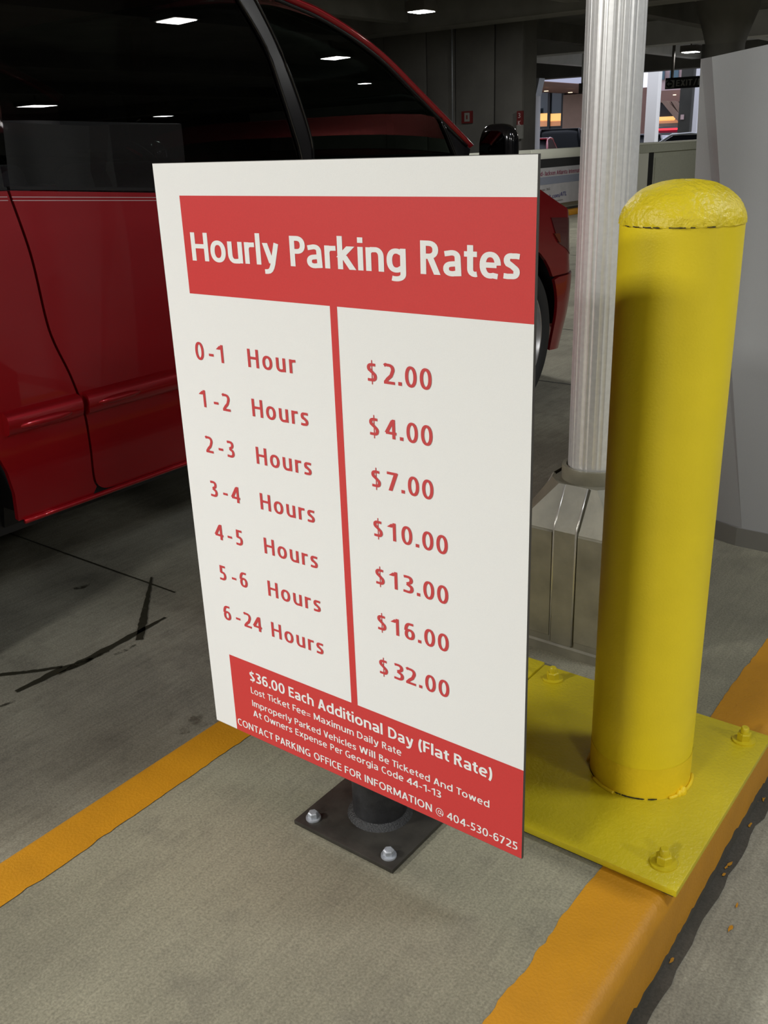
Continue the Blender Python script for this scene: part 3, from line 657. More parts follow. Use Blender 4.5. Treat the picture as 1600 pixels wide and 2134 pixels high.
# letters run along +Y (read left to right from the lane)
lettering([('Hartsfield', .0, .50, .49, .06, dict(gap=.1)), ('-', .52, .55, .49, .06, dict(gap=.1)), ('Jackson', .57, .92, .49, .06, dict(gap=.1)), ('Atlanta', .96, 1.32, .49, .06, dict(gap=.1)), ('International', 1.37, 1.98, .49, .06, dict(gap=.1))], M['banner_red'], bn, 0, 12.95, .0, rot=lambda v: Vector((BX + .049, v.x, v.z)), joined=True)
lettering([('bankofapk', .30, .80, .155, .055, dict(gap=.08)), ('.', .81, .83, .155, .055, dict(gap=.1)), ('com', .84, 1.06, .155, .055, dict(gap=.08)), ('/', 1.07, 1.10, .155, .055, dict(gap=.1)), ('ATL', 1.11, 1.32, .165, .06, dict(gap=.1))], M['banner_blue'], bn, 0, 12.95, .0, rot=lambda v: Vector((BX + .049, v.x, v.z)), joined=True)
lettering([('open', .45, .60, .275, .03, dict(gap=.1)), ('365', .64, .76, .275, .035, dict(gap=.1)), ('member', .5, .8, .10, .018, dict(gap=.1)), ('information', .82, 1.2, .10, .018, dict(gap=.1))], M['banner_small'], bn, 0, 12.95, .0, rot=lambda v: Vector((BX + .049, v.x, v.z)), joined=True)
rebase(bn)

# ================================================================== FOREGROUND
# ------------------------------------------------------------------ hexagon bolts
def bolt(parent, x, y, z, m, r=.0125, washer=.019, stud=True, dome=False, h=.012):
    prof = [(washer, 0), (washer, .003), (washer * .72, .0032)]
    a = random.uniform(0, 60)
    b = lathe('bolt', prof, m, parent, n=24, loc=(x, y, z), smooth=35)
    bm = bmesh.new(); c = bmesh.ops.create_cone(bm, cap_ends=True, segments=6, radius1=r, radius2=r, depth=h)
    for v in c['verts']: v.co = Matrix.Rotation(R(a), 3, 'Z') @ v.co + Vector((x, y, z + .003 + h / 2))
    bmesh.ops.bevel(bm, geom=[e for e in bm.edges if abs(e.verts[0].co.z - e.verts[1].co.z) < 1e-5 and e.verts[0].co.z > z + h * .8], offset=.0018, segments=1, affect='EDGES')
    nb = from_bm('nut', bm, m, None, smooth=30); nb.parent = b; nb.location = (-x, -y, -z)
    if stud:
        s = lathe('stud', [(r * .58, 0), (r * .58, .010), (r * .45, .012), (0, .0122)], m, b, n=16); s.location = (0, 0, h + .002)
    return b

# ------------------------------------------------------------------ parking rate sign
SX, SZ, SW, SH, SY = -1.111, .113, .609, .920, .935
sg = empty('parking_rates_sign', (-.811, 1.006, 0), 'tall white and red hourly parking rates sign on a short dark post', 'sign')
box('panel', SX, SX + SW, SY, SY + .0045, SZ, SZ + SH, M['sign_edge'], sg)['label'] = 'thin panel core with dark edges'
mm = .001
def face(name, x0, x1, z0, z1, m, lift):
    y = SY - lift * .0002
    return link(name, [(SX + x0 * mm, y, SZ + z0 * mm), (SX + x1 * mm, y, SZ + z0 * mm), (SX + x1 * mm, y, SZ + z1 * mm), (SX + x0 * mm, y, SZ + z1 * mm)], [(0, 1, 2, 3)], m, sg)
face('face_sheet', .6, 608.4, .6, 919.4, M['sign_white'], 1)['label'] = 'white face sheet'
face('header_band', 49.8, 608.4, 743, 877, M['sign_red'], 2)['label'] = 'red header band'
face('divider_bar', 313.4, 325.3, 147, 744, M['sign_red'], 2.2)['label'] = 'narrow red vertical bar'
face('footer_band', 51, 608.4, .6, 148, M['sign_red'], 2)['label'] = 'red footer band'
def txt(items, m, joined=False, **kw):
    its = [(a, x0 * mm, x1 * mm, b * mm, c * mm, {**kw, **(rest[0] if rest else {})}) for (a, x0, x1, b, c, *rest) in items]
    return lettering(its, m, sg, SY - .0008, SX, SZ, joined=joined)
txt([('Hourly', 64, 231.3, 789.8, 38.4), ('Parking', 251, 436, 790.2, 38.2), ('Rates', 457, 589.6, 790.5, 38.2)], M['sign_white'], t=.20, h=.155, gap=.10)
rows = [('0', '1'), ('1', '2'), ('2', '3'), ('3', '4'), ('4', '5'), ('5', '6'), ('6', '24')]
prices = ['2.00', '4.00', '7.00', '10.00', '13.00', '16.00', '32.00']
CW = dict(t=.155, h=.135, gap=None)
for k, ((a, b), pr) in enumerate(zip(rows, prices)):
    base = 646.8 - 72.07 * k; c = 26.2; W0 = {'0': .68, '1': .44, '2': .62, '3': .60, '4': .70, '5': .58, '6': .64, '7': .60}
    def fit(ch, x, w=17.3): ww = w * (W0[ch] / .66) if ch != '1' else 11.3; return (ch, x, x + ww, base, c, dict(gap=.1))
    it = [fit(a, 48.8), ('-', 77.2, 86.8, base, c, dict(gap=.1))]
    if b == '1': it += [fit('1', 96.0)]
    elif b == '24': it += [fit('2', 95.0, 17.8), fit('4', 116.2, 17.6)]
    else: it += [fit(b, 95.2, 17.2)]
    it += [('Hour' if k == 0 else 'Hours', 156.4, 246 if k == 0 else 263.3, base, c, {})]
    it += [('$', 370, 386.2, base + 4.6, c, dict(gap=.1))]
    px = 396.4
    for i, ch in enumerate(pr):
        if ch == '.': it.append(('.', px + .6, px + 6.0, base + 4.6, c, dict(gap=.1))); px += 11.3
        else:
            w = 11.6 if ch == '1' else 17.6; it.append((ch, px, px + w, base + 4.6, c, dict(gap=.1))); px += (20.9 if i == 0 and len(pr) == 5 else 22.4) + (0)
    txt([(q[0], q[1], q[2], q[3], q[4], {**dict(t=.19, h=.142), **q[5]}) for q in it], M['sign_text_red'])
bt = dict(t=.175, h=.145, gap=.10)
L1 = [('$36.00', 95.8, 174.5), ('Each', 183, 235.8), ('Additional', 244.6, 371.6), ('Day', 382, 427.8), ('(Flat', 436.7, 489.5), ('Rate)', 498, 560.4)]
L2 = [('Lost', 95.6, 127), ('Ticket', 134, 182), ('Fee=', 189, 227), ('Maximum', 234, 315), ('Daily', 321.4, 363), ('Rate', 369.3, 405.1)]
L3 = [('Improperly', 95.6, 185), ('Parked', 191.1, 246.3), ('Vehicles', 252.7, 318), ('Will', 324.6, 355.4), ('Be', 362.7, 381.4), ('Ticketed', 387.5, 455.8), ('And', 462.3, 495.2), ('Towed', 501.7, 556.4)]
L4 = [('At', 95.8, 114.9), ('Owners', 121.2, 183.9), ('Expense', 190.8, 257.9), ('Per', 265.1, 289.4), ('Georgia', 295.6, 359.8), ('Code', 366.5, 407.4), ('44-1-13', 413.5, 475.1)]
L5 = [('CONTACT', 55.2, 138.3), ('PARKING', 144, 220.3), ('OFFICE', 228.2, 285.6), ('FOR', 292.3, 325.5), ('INFORMATION', 332.3, 458.5), ('@', 465, 479), ('404-530-6725', 484.9, 601.9)]
for L_, base, cap, st_ in ((L1, 113.2, 19.0, .19), (L2, 88.9, 12.1, .165), (L3, 63.9, 11.8, .165), (L4, 43.8, 12.2, .165), (L5, 11.8, 13.4, .165)):
    txt([(w[0], w[1], w[2], base, cap) for w in L_], M['sign_white'], joined=cap < 15, t=st_, h=st_ * .83, gap=.13 if cap < 15 else .10)
lathe('post', [(.0455, .008), (.0455, .60)], M['post_dark'], sg, n=48, loc=(-.808, 1.006, 0))
lathe('weld_bead', [(.0455, .018), (.051, .015), (.054, .009), (.056, .008)], M['weld'], sg, n=60, loc=(-.808, 1.006, 0), cap=False)
box('mounting_strap', -.95, -.66, SY + .0045, SY + .028, .50, .54, M['galvanised'], sg); box('mounting_strap', -.95, -.66, SY + .0045, SY + .028, .22, .26, M['galvanised'], sg)
box('base_plate', -.912, -.709, .9055, 1.097, .0005, .0085, M['plate_dark'], sg, bev=.0012)
for (x, y) in ((-.888, .9275), (-.732, .9275), (-.888, 1.075), (-.732, 1.075)): bolt(sg, x, y, .0085, M['galvanised'], r=.0088, washer=.0125, stud=False, h=.010)
rebase(sg)

# ------------------------------------------------------------------ yellow bollard on its bolted plate
BC = (-.4955, 1.343); BR = .0842
bo = empty('yellow_bollard', (BC[0], BC[1], .0), 'thick yellow steel bollard with domed top beside the sign', 'bollard')
lathe('pipe', [(BR, .075), (BR, .936)], M['yellow'], bo, n=96, loc=(BC[0], BC[1], 0), cap=False)
lathe('collar', [(BR + .0006, .012), (BR + .0006, .060), (BR + .0004, .0755)], M['yellow_base'], bo, n=96, loc=(BC[0], BC[1], 0), cap=False)['label'] = 'freshly brushed paint collar at the foot'
def dome():
    n, m = 72, 14; vs, fs = [], []; rnd = random.Random(4)
    for j in range(m + 1):
        t = j / m; a = R(90 * t); r = (BR + .0012) * math.cos(a) ** .82 if j < m else 0; z = .931 + .057 * math.sin(a) ** 1.05
        for k in range(n):
            w = 1 + (.012 * rnd.uniform(-1, 1) if 0 < j < m else .006 * rnd.uniform(-1, 1)); an = 2 * math.pi * k / n
            vs.append((r * w * math.cos(an), r * w * math.sin(an), z + .0008 * rnd.uniform(-1, 1)))
    for j in range(m):
        for k in range(n): fs.append((j * n + k, j * n + (k + 1) % n, (j + 1) * n + (k + 1) % n, (j + 1) * n + k))
    return link('dome_cap', vs, fs, M['yellow_rough'], bo, True, loc=(BC[0], BC[1], 0))
dome()['label'] = 'rough mortar dome under thick yellow paint'
# broken dark crack line between cap and pipe, and between collar and plate
def ring_bits(name, r, z, h, spans, m, parent):
    for (a0, a1) in spans:
        bm = bmesh.new(); n = max(2, int((a1 - a0) / 2)); prev = None
        for i in range(n + 1):
            a = R(a0 + (a1 - a0) * i / n); hh = h * (.4 + .6 * random.random())
            p = [bm.verts.new((BC[0] + math.cos(a) * r, BC[1] + math.sin(a) * r, z - hh / 2)), bm.verts.new((BC[0] + math.cos(a) * r, BC[1] + math.sin(a) * r, z + hh / 2))]
            if prev: bm.faces.new((prev[0], p[0], p[1], prev[1]))
            prev = p
        from_bm(name, bm, m, parent)
ring_bits('crack', BR + .0032, .9315, .0020, [(-127, -121), (-116, -108), (-104, -96), (-94, -88), (-80, -66), (-62, -58), (-48, -40)], M['crack'], bo)
ring_bits('crack', BR + .0016, .0182, .0034, [(-158, -128), (-95, -88), (-87, -62), (-58, -48)], M['crack'], bo)
for (a0, a1) in ((-128, -96), (-34, 24), (150, 200)):
    tube('weld_bead', [(BC[0] + math.cos(R(a0 + (a1 - a0) * i / 16)) * (BR + .0035), BC[1] + math.sin(R(a0 + (a1 - a0) * i / 16)) * (BR + .0035), .0175) for i in range(17)], .0032, M['yellow_base'], bo, n=6)
for (a, s) in ((-14, .010), (-20, .007), (178, .009)):
    bm = bmesh.new(); r = bmesh.ops.create_icosphere(bm, subdivisions=2, radius=s)
    for v in r['verts']: v.co = Vector((v.co.x * .7, v.co.y, v.co.z * 1.1)) + Vector((BC[0] + math.cos(R(a)) * (BR + .003), BC[1] + math.sin(R(a)) * (BR + .003), .018))
    from_bm('weld_lump', bm, M['yellow_base'], bo, smooth=60)
PX0, PX1, PY0, PY1 = -.797, -.336, 1.100, 1.566
pl = box('base_plate', PX0, PX1, PY0, PY1, .0045, .0165, M['yellow_plate'], bo, bev=.0015)
box('grout_bed', PX0 + .004, PX1 - .006, PY0 + .004, PY1 - .004, .0002, .0045, M['plate_dark'], bo)
for (x, y) in ((-.757, 1.523), (-.374, 1.527), (-.374, 1.145), (-.757, 1.145)): bolt(bo, x, y, .0165, M['yellow_plate'], r=.0125, washer=.0205, stud=True, h=.014)
rebase(bo)
# yellow cover plate adjoining it
p2 = empty('yellow_floor_plate', (-.96, 1.34, 0), 'flat yellow steel plate left of the bollard plate, mostly behind the sign', 'plate')
box('plate', -1.13, PX0 - .004, PY0, PY1 + .006, .001, .0175, M['yellow_plate'], p2, bev=.0015)
bolt(p2, -1.09, 1.525, .0175, M['yellow_plate'], r=.0125, washer=.0205, stud=True, h=.014); rebase(p2)

# ------------------------------------------------------------------ fluted aluminium pole in a cast base
PC = (-.802, 1.771)
fp = empty('fluted_pole', (PC[0], PC[1], 0), 'fluted aluminium light pole in a square cast base behind the bollard', 'pole')
def fluted(r0, r1, z0, z1, nf=36):
    n = nf * 10; vs, fs = [], []
    for z in (z0, (z0 + z1) / 2, z1):
        rr = r0 + (r1 - r0) * (z - z0) / (z1 - z0)
        for k in range(n):
            q_ = k / n * nf; ph = q_ % 1; dp = (.0010, .0003, .0007, .0012, .0002, .0009)[int(q_) * 7 % 6]; f = rr - dp * max(0, math.sin(math.pi * ph)) ** .6
            a = 2 * math.pi * k / n; vs.append((PC[0] + f * math.cos(a), PC[1] + f * math.sin(a), z))
    for j in range(2):
        for k in range(n): fs.append((j * n + k, j * n + (k + 1) % n, (j + 1) * n + (k + 1) % n, (j + 1) * n + k))
    fs.append(tuple(range(2 * n, 3 * n))); o = link('shaft', vs, fs, M['alu'], fp, True); o.data.set_sharp_from_angle(angle=R(35)); return o
fluted(.0545, .0525, .36, 2.9)
lathe('collar_ring', [(.058, .36), (.0655, .36), (.067, .365), (.067, .398), (.066, .402), (.0585, .402), (.057, .398), (.057, .37)], M['cast'], fp, n=64, loc=(PC[0], PC[1], 0), cap=False, smooth=30)
def base_cast():
    h = .125; z0, z1, z2, z3 = 0.0, .022, .29, .372; rt = .075; bm = bmesh.new()
    def ringsq(hh, z, ch): return [bm.verts.new((PC[0] + x, PC[1] + y, z)) for (x, y) in ((-hh + ch, -hh), (hh - ch, -hh), (hh, -hh + ch), (hh, hh - ch), (hh - ch, hh), (-hh + ch, hh), (-hh, hh - ch), (-hh, -hh + ch))]
    rs = [ringsq(h + .004, z0, .012), ringsq(h + .004, .020, .012), ringsq(h, .024, .012), ringsq(h - .002, z2 - .004, .014), ringsq(h - .006, z2 + .004, .014), ringsq(rt, z3, .032), ringsq(rt - .02, z3, .02)]
    for a, b in zip(rs, rs[1:]):
        for i in range(8): bm.faces.new((a[i], a[(i + 1) % 8], b[(i + 1) % 8], b[i]))
    bm.faces.new(rs[-1])
    return from_bm('cast_base', bm, M['cast'], fp, smooth=20)
base_cast()
for s in range(4):
    rot = Matrix.Rotation(R(90 * s), 3, 'Z'); P0 = Vector((PC[0], PC[1], 0)); h = .125
    def rp(x, y, z): return P0 + rot @ Vector((x, y, z))
    # raised middle rib on each face, running up the shoulder to the collar
    w = .0255; pr = .0035
    bm = bmesh.new(); sec = [(-h - .0005, .026), (-h + .0015, .287), (-h + .006, .296), (-.078, .374)]
    L_ = []
    for (y, z) in sec: L_.append([bm.verts.new(rp(x, y - d, z + d * .3)) for (x, d) in ((-w, -.002), (-w + .002, pr), (w - .002, pr), (w, -.002))])
    for a, b in zip(L_, L_[1:]):
        for i in range(3): bm.faces.new((a[i], a[i + 1], b[i + 1], b[i]))
    from_bm('rib', bm, M['cast'], fp)
    for sx_ in (-1, 1):
        bm = bmesh.new(); xa, xb = sorted((sx_ * (w + .004), sx_ * (h - .016)))
        vv = [bm.verts.new(rp(x, -h - .0028 + (.0 if z < .03 else .0012), z)) for (x, z) in ((xa, .040), (xb, .040), (xb, .282), (xa, .282))]
        vo = [bm.verts.new(rp(x, -h + .003, z)) for (x, z) in ((xa - .002, .036), (xb + .002, .036), (xb + .002, .286), (xa - .002, .286))]
        bm.faces.new(vv)
        for i in range(4): bm.faces.new((vv[i], vo[i], vo[(i + 1) % 4], vv[(i + 1) % 4]))
        from_bm('side_panel', bm, M['cast'], fp)
        xb_ = sx_ * (w - .0005); tube('edge_bead', [rp(xb_, -h - .0032, .03), rp(xb_, -h - .0012, .287), rp(xb_, -h + .0032, .297), rp(xb_, -.0805, .374)], .0022, M['cast_edge'], fp)
tube('anchor_nut', [rp(0, 0, .37), rp(0, 0, .371)], .01, M['cast'], fp)
rebase(fp)

# ------------------------------------------------------------------ grey equipment cabinet
gc = empty('grey_cabinet', (-.55, 2.7, 0), 'large plain grey metal cabinet with chamfered corner behind the bollard', 'cabinet')
CYf = 2.43
tl = on_y(1460, 123, CYf + .055); bl = on_y(1411, 1070, CYf + .055); tm = on_y(1483, 118.5, CYf); bmn = on_y(1545, 1105, CYf)
xl0 = -.872; xr = .12
V = [Vector(q) for q in [
    (tl.x, CYf + .055, tl.z), (tm.x, CYf, tm.z), (xr, CYf, tm.z + .125), (xr, CYf + .42, tm.z + .125), (tl.x, CYf + .42, tl.z),
    (bl.x, CYf + .055, .052), (bmn.x, CYf, .052), (xr, CYf, .052), (xr, CYf + .42, .052), (bl.x, CYf + .42, .052)]]
bm = bmesh.new(); vv = [bm.verts.new(v) for v in V]
for f in ((0, 1, 6, 5), (1, 2, 7, 6), (2, 3, 8, 7), (3, 4, 9, 8), (4, 0, 5, 9), (0, 1, 2, 3, 4), (5, 6, 7, 8, 9)): bm.faces.new([vv[i] for i in f])
from_bm('body', bm, M['cabinet'], gc)
bm = bmesh.new(); lo = [(bl.x - .003, CYf + .055), (bmn.x - .012, CYf - .004), (xr, CYf - .004), (xr, CYf + .41), (bl.x - .003, CYf + .41)]
a = [bm.verts.new((x, y, 0)) for x, y in lo]; b = [bm.verts.new((x, y, .052)) for x, y in lo]
for i in range(5): bm.faces.new((a[i], a[(i + 1) % 5], b[(i + 1) % 5], b[i]))
bm.faces.new(a); bm.faces.new(b)
from_bm('plinth', bm, M['cabinet_side'], gc); rebase(gc)

# ================================================================== RED MINIVAN
XS = -2.02; XC = -2.98
van = empty('red_minivan', (XC, 2.2, FZ), 'dark red minivan with tinted windows parked in the lane left of the sign', 'car')
KZ = [(.02, .075), (.12, .055), (.2, .034), (.3, .013), (.42, .003), (.6, .0), (.8, .0), (.93, .007), (.97, .014)]
def lerp(x, tab):
    if x <= tab[0][0]: return tab[0][1]
    for (a, b), (c, d) in zip(tab, tab[1:]):
        if x <= c: u = (x - a) / (c - a); u = u * u * (3 - 2 * u) if False else u; return b + (d - b) * u
    return tab[-1][1]
def smoothtab(x, tab):
    s = 0
    for dxx in (-.05, -.025, 0, .025, .05): s += lerp(x + dxx, tab)
    return s / 5
def dside(z):
    if z > 1.0: t = max(0, z - 1.02); return .0143 + .15 * t * t
    return smoothtab(z, KZ)
def PS(s, z):
    """body side surface: s runs along the van and wraps round the nose"""
    d = dside(z); half = -XC + XS - 0.0
    if s > 3.2 and True: d += .016 * (min(s, 4.06) - 3.2) ** 2
    if s < .25: d += .25 * (.25 - s) ** 2
    if s <= 4.06: return Vector((XS - d, s, z))
    phi = min((s - 4.06) / .55, R(90)); b = max(.14, .5 - .75 * max(0, z - .42)); w = (XS - d) - XC
    return Vector((XS - d - w * (1 - math.cos(phi)), 4.06 + b * math.sin(phi), z))
def PSn(s, z):
    e = .004; a = PS(s + e, z) - PS(s - e, z); b = PS(s, z + e) - PS(s, z - e); n = a.cross(b); n.normalize()
    return n if n.x > 0 or (abs(n.x) < .2 and n.y > 0) else -n
def dense(poly, step=.04):
    out = []
    for i, p in enumerate(poly):
        q = poly[(i + 1) % len(poly)]; L_ = math.hypot(q[0] - p[0], q[1] - p[1]); n = max(1, int(L_ / step))
        for k in range(n): out.append((p[0] + (q[0] - p[0]) * k / n, p[1] + (q[1] - p[1]) * k / n))
    return out
def cr(pts, n=6):
    """Catmull-Rom through the points"""
    out = []
    for i in range(len(pts) - 1):
        p0, p1, p2, p3 = pts[max(i - 1, 0)], pts[i], pts[i + 1], pts[min(i + 2, len(pts) - 1)]
        for k in range(n):
            t = k / n; out.append(tuple(.5 * (2 * p1[j] + (p2[j] - p0[j]) * t + (2 * p0[j] - 5 * p1[j] + 4 * p2[j] - p3[j]) * t * t + (3 * p1[j] - p0[j] - 3 * p2[j] + p3[j]) * t ** 3) for j in (0, 1)))
    out.append(tuple(pts[-1])); return out
def inside(x, y, P):
    c = False; n = len(P)
    for i in range(n):
        (xa, ya), (xb, yb) = P[i], P[i - 1]
        if (ya > y) != (yb > y) and x < (xb - xa) * (y - ya) / (yb - ya) + xa: c = not c
    return c
def panel(name, poly, m, side=0, off=0.0, ret=.014, parent=None, step=.035, both=True):
    """a panel cut from the side surface; built on the near side and mirrored to the far side"""
    P = dense(poly, step); xs_ = [p[0] for p in P]; zs_ = [p[1] for p in P]; pts = [Vector(p) for p in P]
    gx = min(xs_) + step * .5
    while gx < max(xs_):
        gz_ = min(zs_) + step * .5
        while gz_ < max(zs_):
            if inside(gx, gz_, P) and min((gx - p[0]) ** 2 + (gz_ - p[1]) ** 2 for p in P) > (step * .42) ** 2: pts.append(Vector((gx, gz_)))
            gz_ += step
        gx += step
    v2, e2, f2, *_ = delaunay_2d_cdt(pts, [], [list(range(len(P)))], 1, 1e-6)
    res = []
    for sd in ((0, 1) if both else (0,)):
        vs, ns, fs = [], [], []
        for v in v2:
            p = PS(v.x, v.y); n = PSn(v.x, v.y); p = p + n * off
            if sd: p = Vector((2 * XC - p.x, p.y, p.z)); n = Vector((-n.x, n.y, n.z))
            vs.append(p); ns.append(n)
        for f in f2:
            a, b, c = [vs[i] for i in f[:3]]; fn = (b - a).cross(c - a); f = list(f)
            if fn.dot(ns[f[0]]) < 0: f.reverse()
            fs.append(tuple(f))
        nf = len(fs); base = len(vs)
        if ret:
            k = len(P)
            for i in range(k):
                p = PS(P[i][0], P[i][1]); n = PSn(P[i][0], P[i][1]); q = p + n * (off - ret); p = p + n * off
                if sd: p = Vector((2 * XC - p.x, p.y, p.z)); q = Vector((2 * XC - q.x, q.y, q.z)); n = Vector((-n.x, n.y, n.z))
                vs += [p, q]; ns += [n, n]
            for i in range(k): a, b = base + 2 * i, base + 2 * ((i + 1) % k); fs.append((a, b, b + 1, a + 1))
        o = link(name, vs, fs, m, parent or van, smooth=False)
        sm = [True] * nf + [False] * (len(fs) - nf); o.data.polygons.foreach_set('use_smooth', sm)
        ln = []
        for pi, pgn in enumerate(o.data.polygons):
            for li in pgn.loop_indices:
                vi = o.data.loops[li].vertex_index
                ln.append(tuple(ns[vi]) if pi < nf else (0, 0, 0))
        o.data.normals_split_custom_set(ln)
        res.append(o)
    return res
def arch(cy, cz_, r, a0, a1, n=22): return [(cy + r * math.cos(R(a0 + (a1 - a0) * i / n)), cz_ + r * math.sin(R(a0 + (a1 - a0) * i / n))) for i in range(n + 1)]
def belt(y): return .976 - .0714 * (y - 1.3) if y < 2.2 else .912
seamA = cr([(1.288, .976), (1.302, .895), (1.313, .818), (1.322, .688), (1.334, .625), (1.362, .547), (1.378, .49), (1.391, .43), (1.397, .342), (1.401, .265), (1.411, .230), (1.434, .212), (1.47, .207)], 5)
gap = .0035
left_edge = [(y - gap, z) for y, z in seamA]; right_edge = [(y + gap, z) for y, z in seamA]
# painted side panels
panel('quarter_panel', [(-.30, .30), (.20, .22)] + [(.34, .205)] + [(p[0], p[1]) for p in arch(.75, .22, .425, 180, 0) if True] + [(1.176, .205), (1.40, .205)] + [p for p in reversed(left_edge) if p[1] > .222] + [(-.30, 1.02)], M['red_paint'])
panel('sliding_door', [p for p in right_edge] + [(2.28, .207), (2.30, belt(2.3)), (1.8, belt(1.8))], M['red_paint'])
panel('front_door', [(2.288, .207), (3.10, .207), (3.16, .30), (3.20, .5), (3.215, .93), (2.308, belt(2.31))], M['red_paint'])
FT = [(3.222, .99), (3.35, .975), (3.55, .915), (3.775, .845), (3.9, .80), (4.06, .745), (4.25, .70), (4.5, .67), (4.92, .655)]
panel('front_fender', [(3.107, .207), (3.20, .205)] + arch(3.62, .22, .40, 182, 36, 18) + [(3.99, .455), (4.30, .45), (4.924, .45)] + [(4.924, .655)] + list(reversed(cr(FT, 4))), M['red_paint'], step=.035)
BT = [(3.995, .448), (4.3, .444), (4.924, .444)]
panel('front_bumper', arch(3.62, .22, .395, 34, 0, 8) + [(4.03, .10), (4.3, .07), (4.924, .06)] + list(reversed(BT)), M['red_paint'], off=.008)
panel('sill', [(1.20, .200), (3.17, .200), (3.17, .13), (1.20, .13)], M['black_matte'], off=-.10, ret=.02)
panel('rear_bumper', [(-.34, .45), (.30, .45), (.325, .22), (.30, .12), (-.34, .12)], M['red_paint'], off=.008)
# sill lip catching the light
for sd in (0, 1):
    pts = [PS(y, .200) + Vector((.004, 0, 0)) for y in [1.19 + .1 * i for i in range(20)]]
    if sd: pts = [Vector((2 * XC - p.x, p.y, p.z)) for p in pts]
    tube('sill_lip', pts, .007, M['red_paint'], van, n=10)
# protection moulding: rounded raised band in two lengths, each with a long scooped bead
def mould(y0, y1, name='side_moulding'):
    for sd in (0, 1):
        sec = [(.430, -.002), (.432, .010), (.438, .019), (.450, .023), (.466, .024), (.478, .021), (.486, .012), (.489, .003), (.491, -.002)]
        ys = [y0 + (y1 - y0) * i / 24 for i in range(25)]; vs = []
        for i, y in enumerate(ys):
            tp = 1.0
            for (z, o) in sec:
                z2 = z - .002 * (y - 1.3); p = PS(y, z2) + Vector((o * tp, 0, 0)); vs.append(Vector((2 * XC - p.x, p.y, p.z)) if sd else p)
        k = len(sec); fs = [(j * k + i, j * k + i + 1, (j + 1) * k + i + 1, (j + 1) * k + i) for j in range(24) for i in range(k - 1)] + [tuple(range(k)), tuple(range(24 * k, 25 * k))]
        link(name, vs, fs, M['red_paint'], van, smooth=True).data.set_sharp_from_angle(angle=R(50))
mould(1.165, 1.374); mould(1.392, 2.284); mould(2.306, 3.19)
def bead_(y0, y1, z, r=.0105):
    for sd in (0, 1):
        bm = bmesh.new(); q = bmesh.ops.create_uvsphere(bm, u_segments=24, v_segments=12, radius=1)
        c = PS((y0 + y1) / 2, z)
        for v in q['verts']:
            v.co = Vector((v.co.x * .014, math.copysign(abs(v.co.y) ** .8, v.co.y) * (y1 - y0) / 2, v.co.z * r)) + Vector((c.x + .018, (y0 + y1) / 2, z))
            if sd: v.co.x = 2 * XC - v.co.x
        from_bm('moulding_bead', bm, M['red_paint'], van, smooth=80)
bead_(1.19, 1.345, .452, .013); bead_(1.415, 1.56, .458, .011)
# pin stripes under the belt line
for dz_ in (.0135, .021):
    panel('pinstripe', [(-.2, 1.06 - dz_), (1.282, belt(1.282) - dz_), (1.282, belt(1.282) - dz_ - .0016), (-.2, 1.0584 - dz_)], M['pin'], off=.0006, ret=0)
    panel('pinstripe', [(1.293, belt(1.293) - dz_), (2.29, belt(2.29) - dz_), (2.29, belt(2.29) - dz_ - .0016), (1.293, belt(1.293) - dz_ - .0016)], M['pin'], off=.0006, ret=0)
# belt weather strip, pillars, windows
panel('weather_strip', [(-.25, .995), (1.283, .978), (1.283, .984), (-.25, 1.001)], M['black_trim'], off=.004)
panel('weather_strip', [(1.292, belt(1.292) + .0015), (2.29, belt(2.29) + .0015), (2.29, belt(2.29) + .010), (1.292, belt(1.292) + .009)], M['black_trim'], off=.002)
panel('weather_strip', [(2.31, .915), (3.2, .932), (3.2, .944), (2.31, .926)], M['black_trim'], off=.004)
RL = cr([(-.25, 1.42), (.4, 1.49), (1.2, 1.52), (1.8, 1.50), (2.1, 1.470), (2.303, 1.433), (2.429, 1.407), (2.585, 1.358), (2.725, 1.299), (2.881, 1.212), (3.037, 1.125), (3.243, 1.016)], 5)
RU = cr([(-.27, 1.455), (.4, 1.535), (1.2, 1.565), (1.8, 1.54), (2.1, 1.505), (2.36, 1.453), (2.47, 1.430), (2.64, 1.371), (2.79, 1.303), (2.93, 1.225), (3.09, 1.137), (3.275, 1.032)], 5)
def rl(y0, y1): return [p for p in RL if y0 < p[0] < y1]
bL = [(2.286, .925), (2.286, 1.012), (2.255, 1.104), (2.22, 1.2), (2.178, 1.309), (2.095, 1.424), (2.06, 1.474)]
bR = [(2.335, .93), (2.338, 1.01), (2.331, 1.073), (2.283, 1.201), (2.225, 1.326), (2.162, 1.429), (2.14, 1.462)]
panel('sliding_window', [(1.295, .985), (2.28, .92)] + [(y - .003, z) for y, z in cr(bL, 4)][1:] + list(reversed(rl(1.30, 2.05))), M['glass_dark'], off=-.002, ret=0)
panel('quarter_window', [(-.2, 1.01), (1.281, .984), (1.281, 1.516)] + list(reversed(rl(-.1, 1.27))), M['glass_dark'], off=-.002, ret=0)
panel('door_pillar', cr(bL, 4) + list(reversed(cr(bR, 4))), M['black_trim'], off=.004)
for e_, w_ in ((bL, .0035), (bR, .004)):
    for sd in (0, 1):
        pts = [PS(y, z) + Vector((.006, 0, 0)) for y, z in cr(e_, 4)]
        if sd: pts = [Vector((2 * XC - p.x, p.y, p.z)) for p in pts]
        tube('pillar_bead', pts, w_, M['black_paint'], van, n=8)
dv = [(3.037, 1.122), (3.085, 1.06), (3.130, .997), (3.165, .94)]
panel('front_window', [(2.345, .925), (3.155, .935)] + list(reversed(dv))[1:] + list(reversed(rl(2.16, 3.03))) + [(y + .003, z) for y, z in reversed(cr(bR, 4))][:-1], M['glass_front'], off=-.002, ret=0)
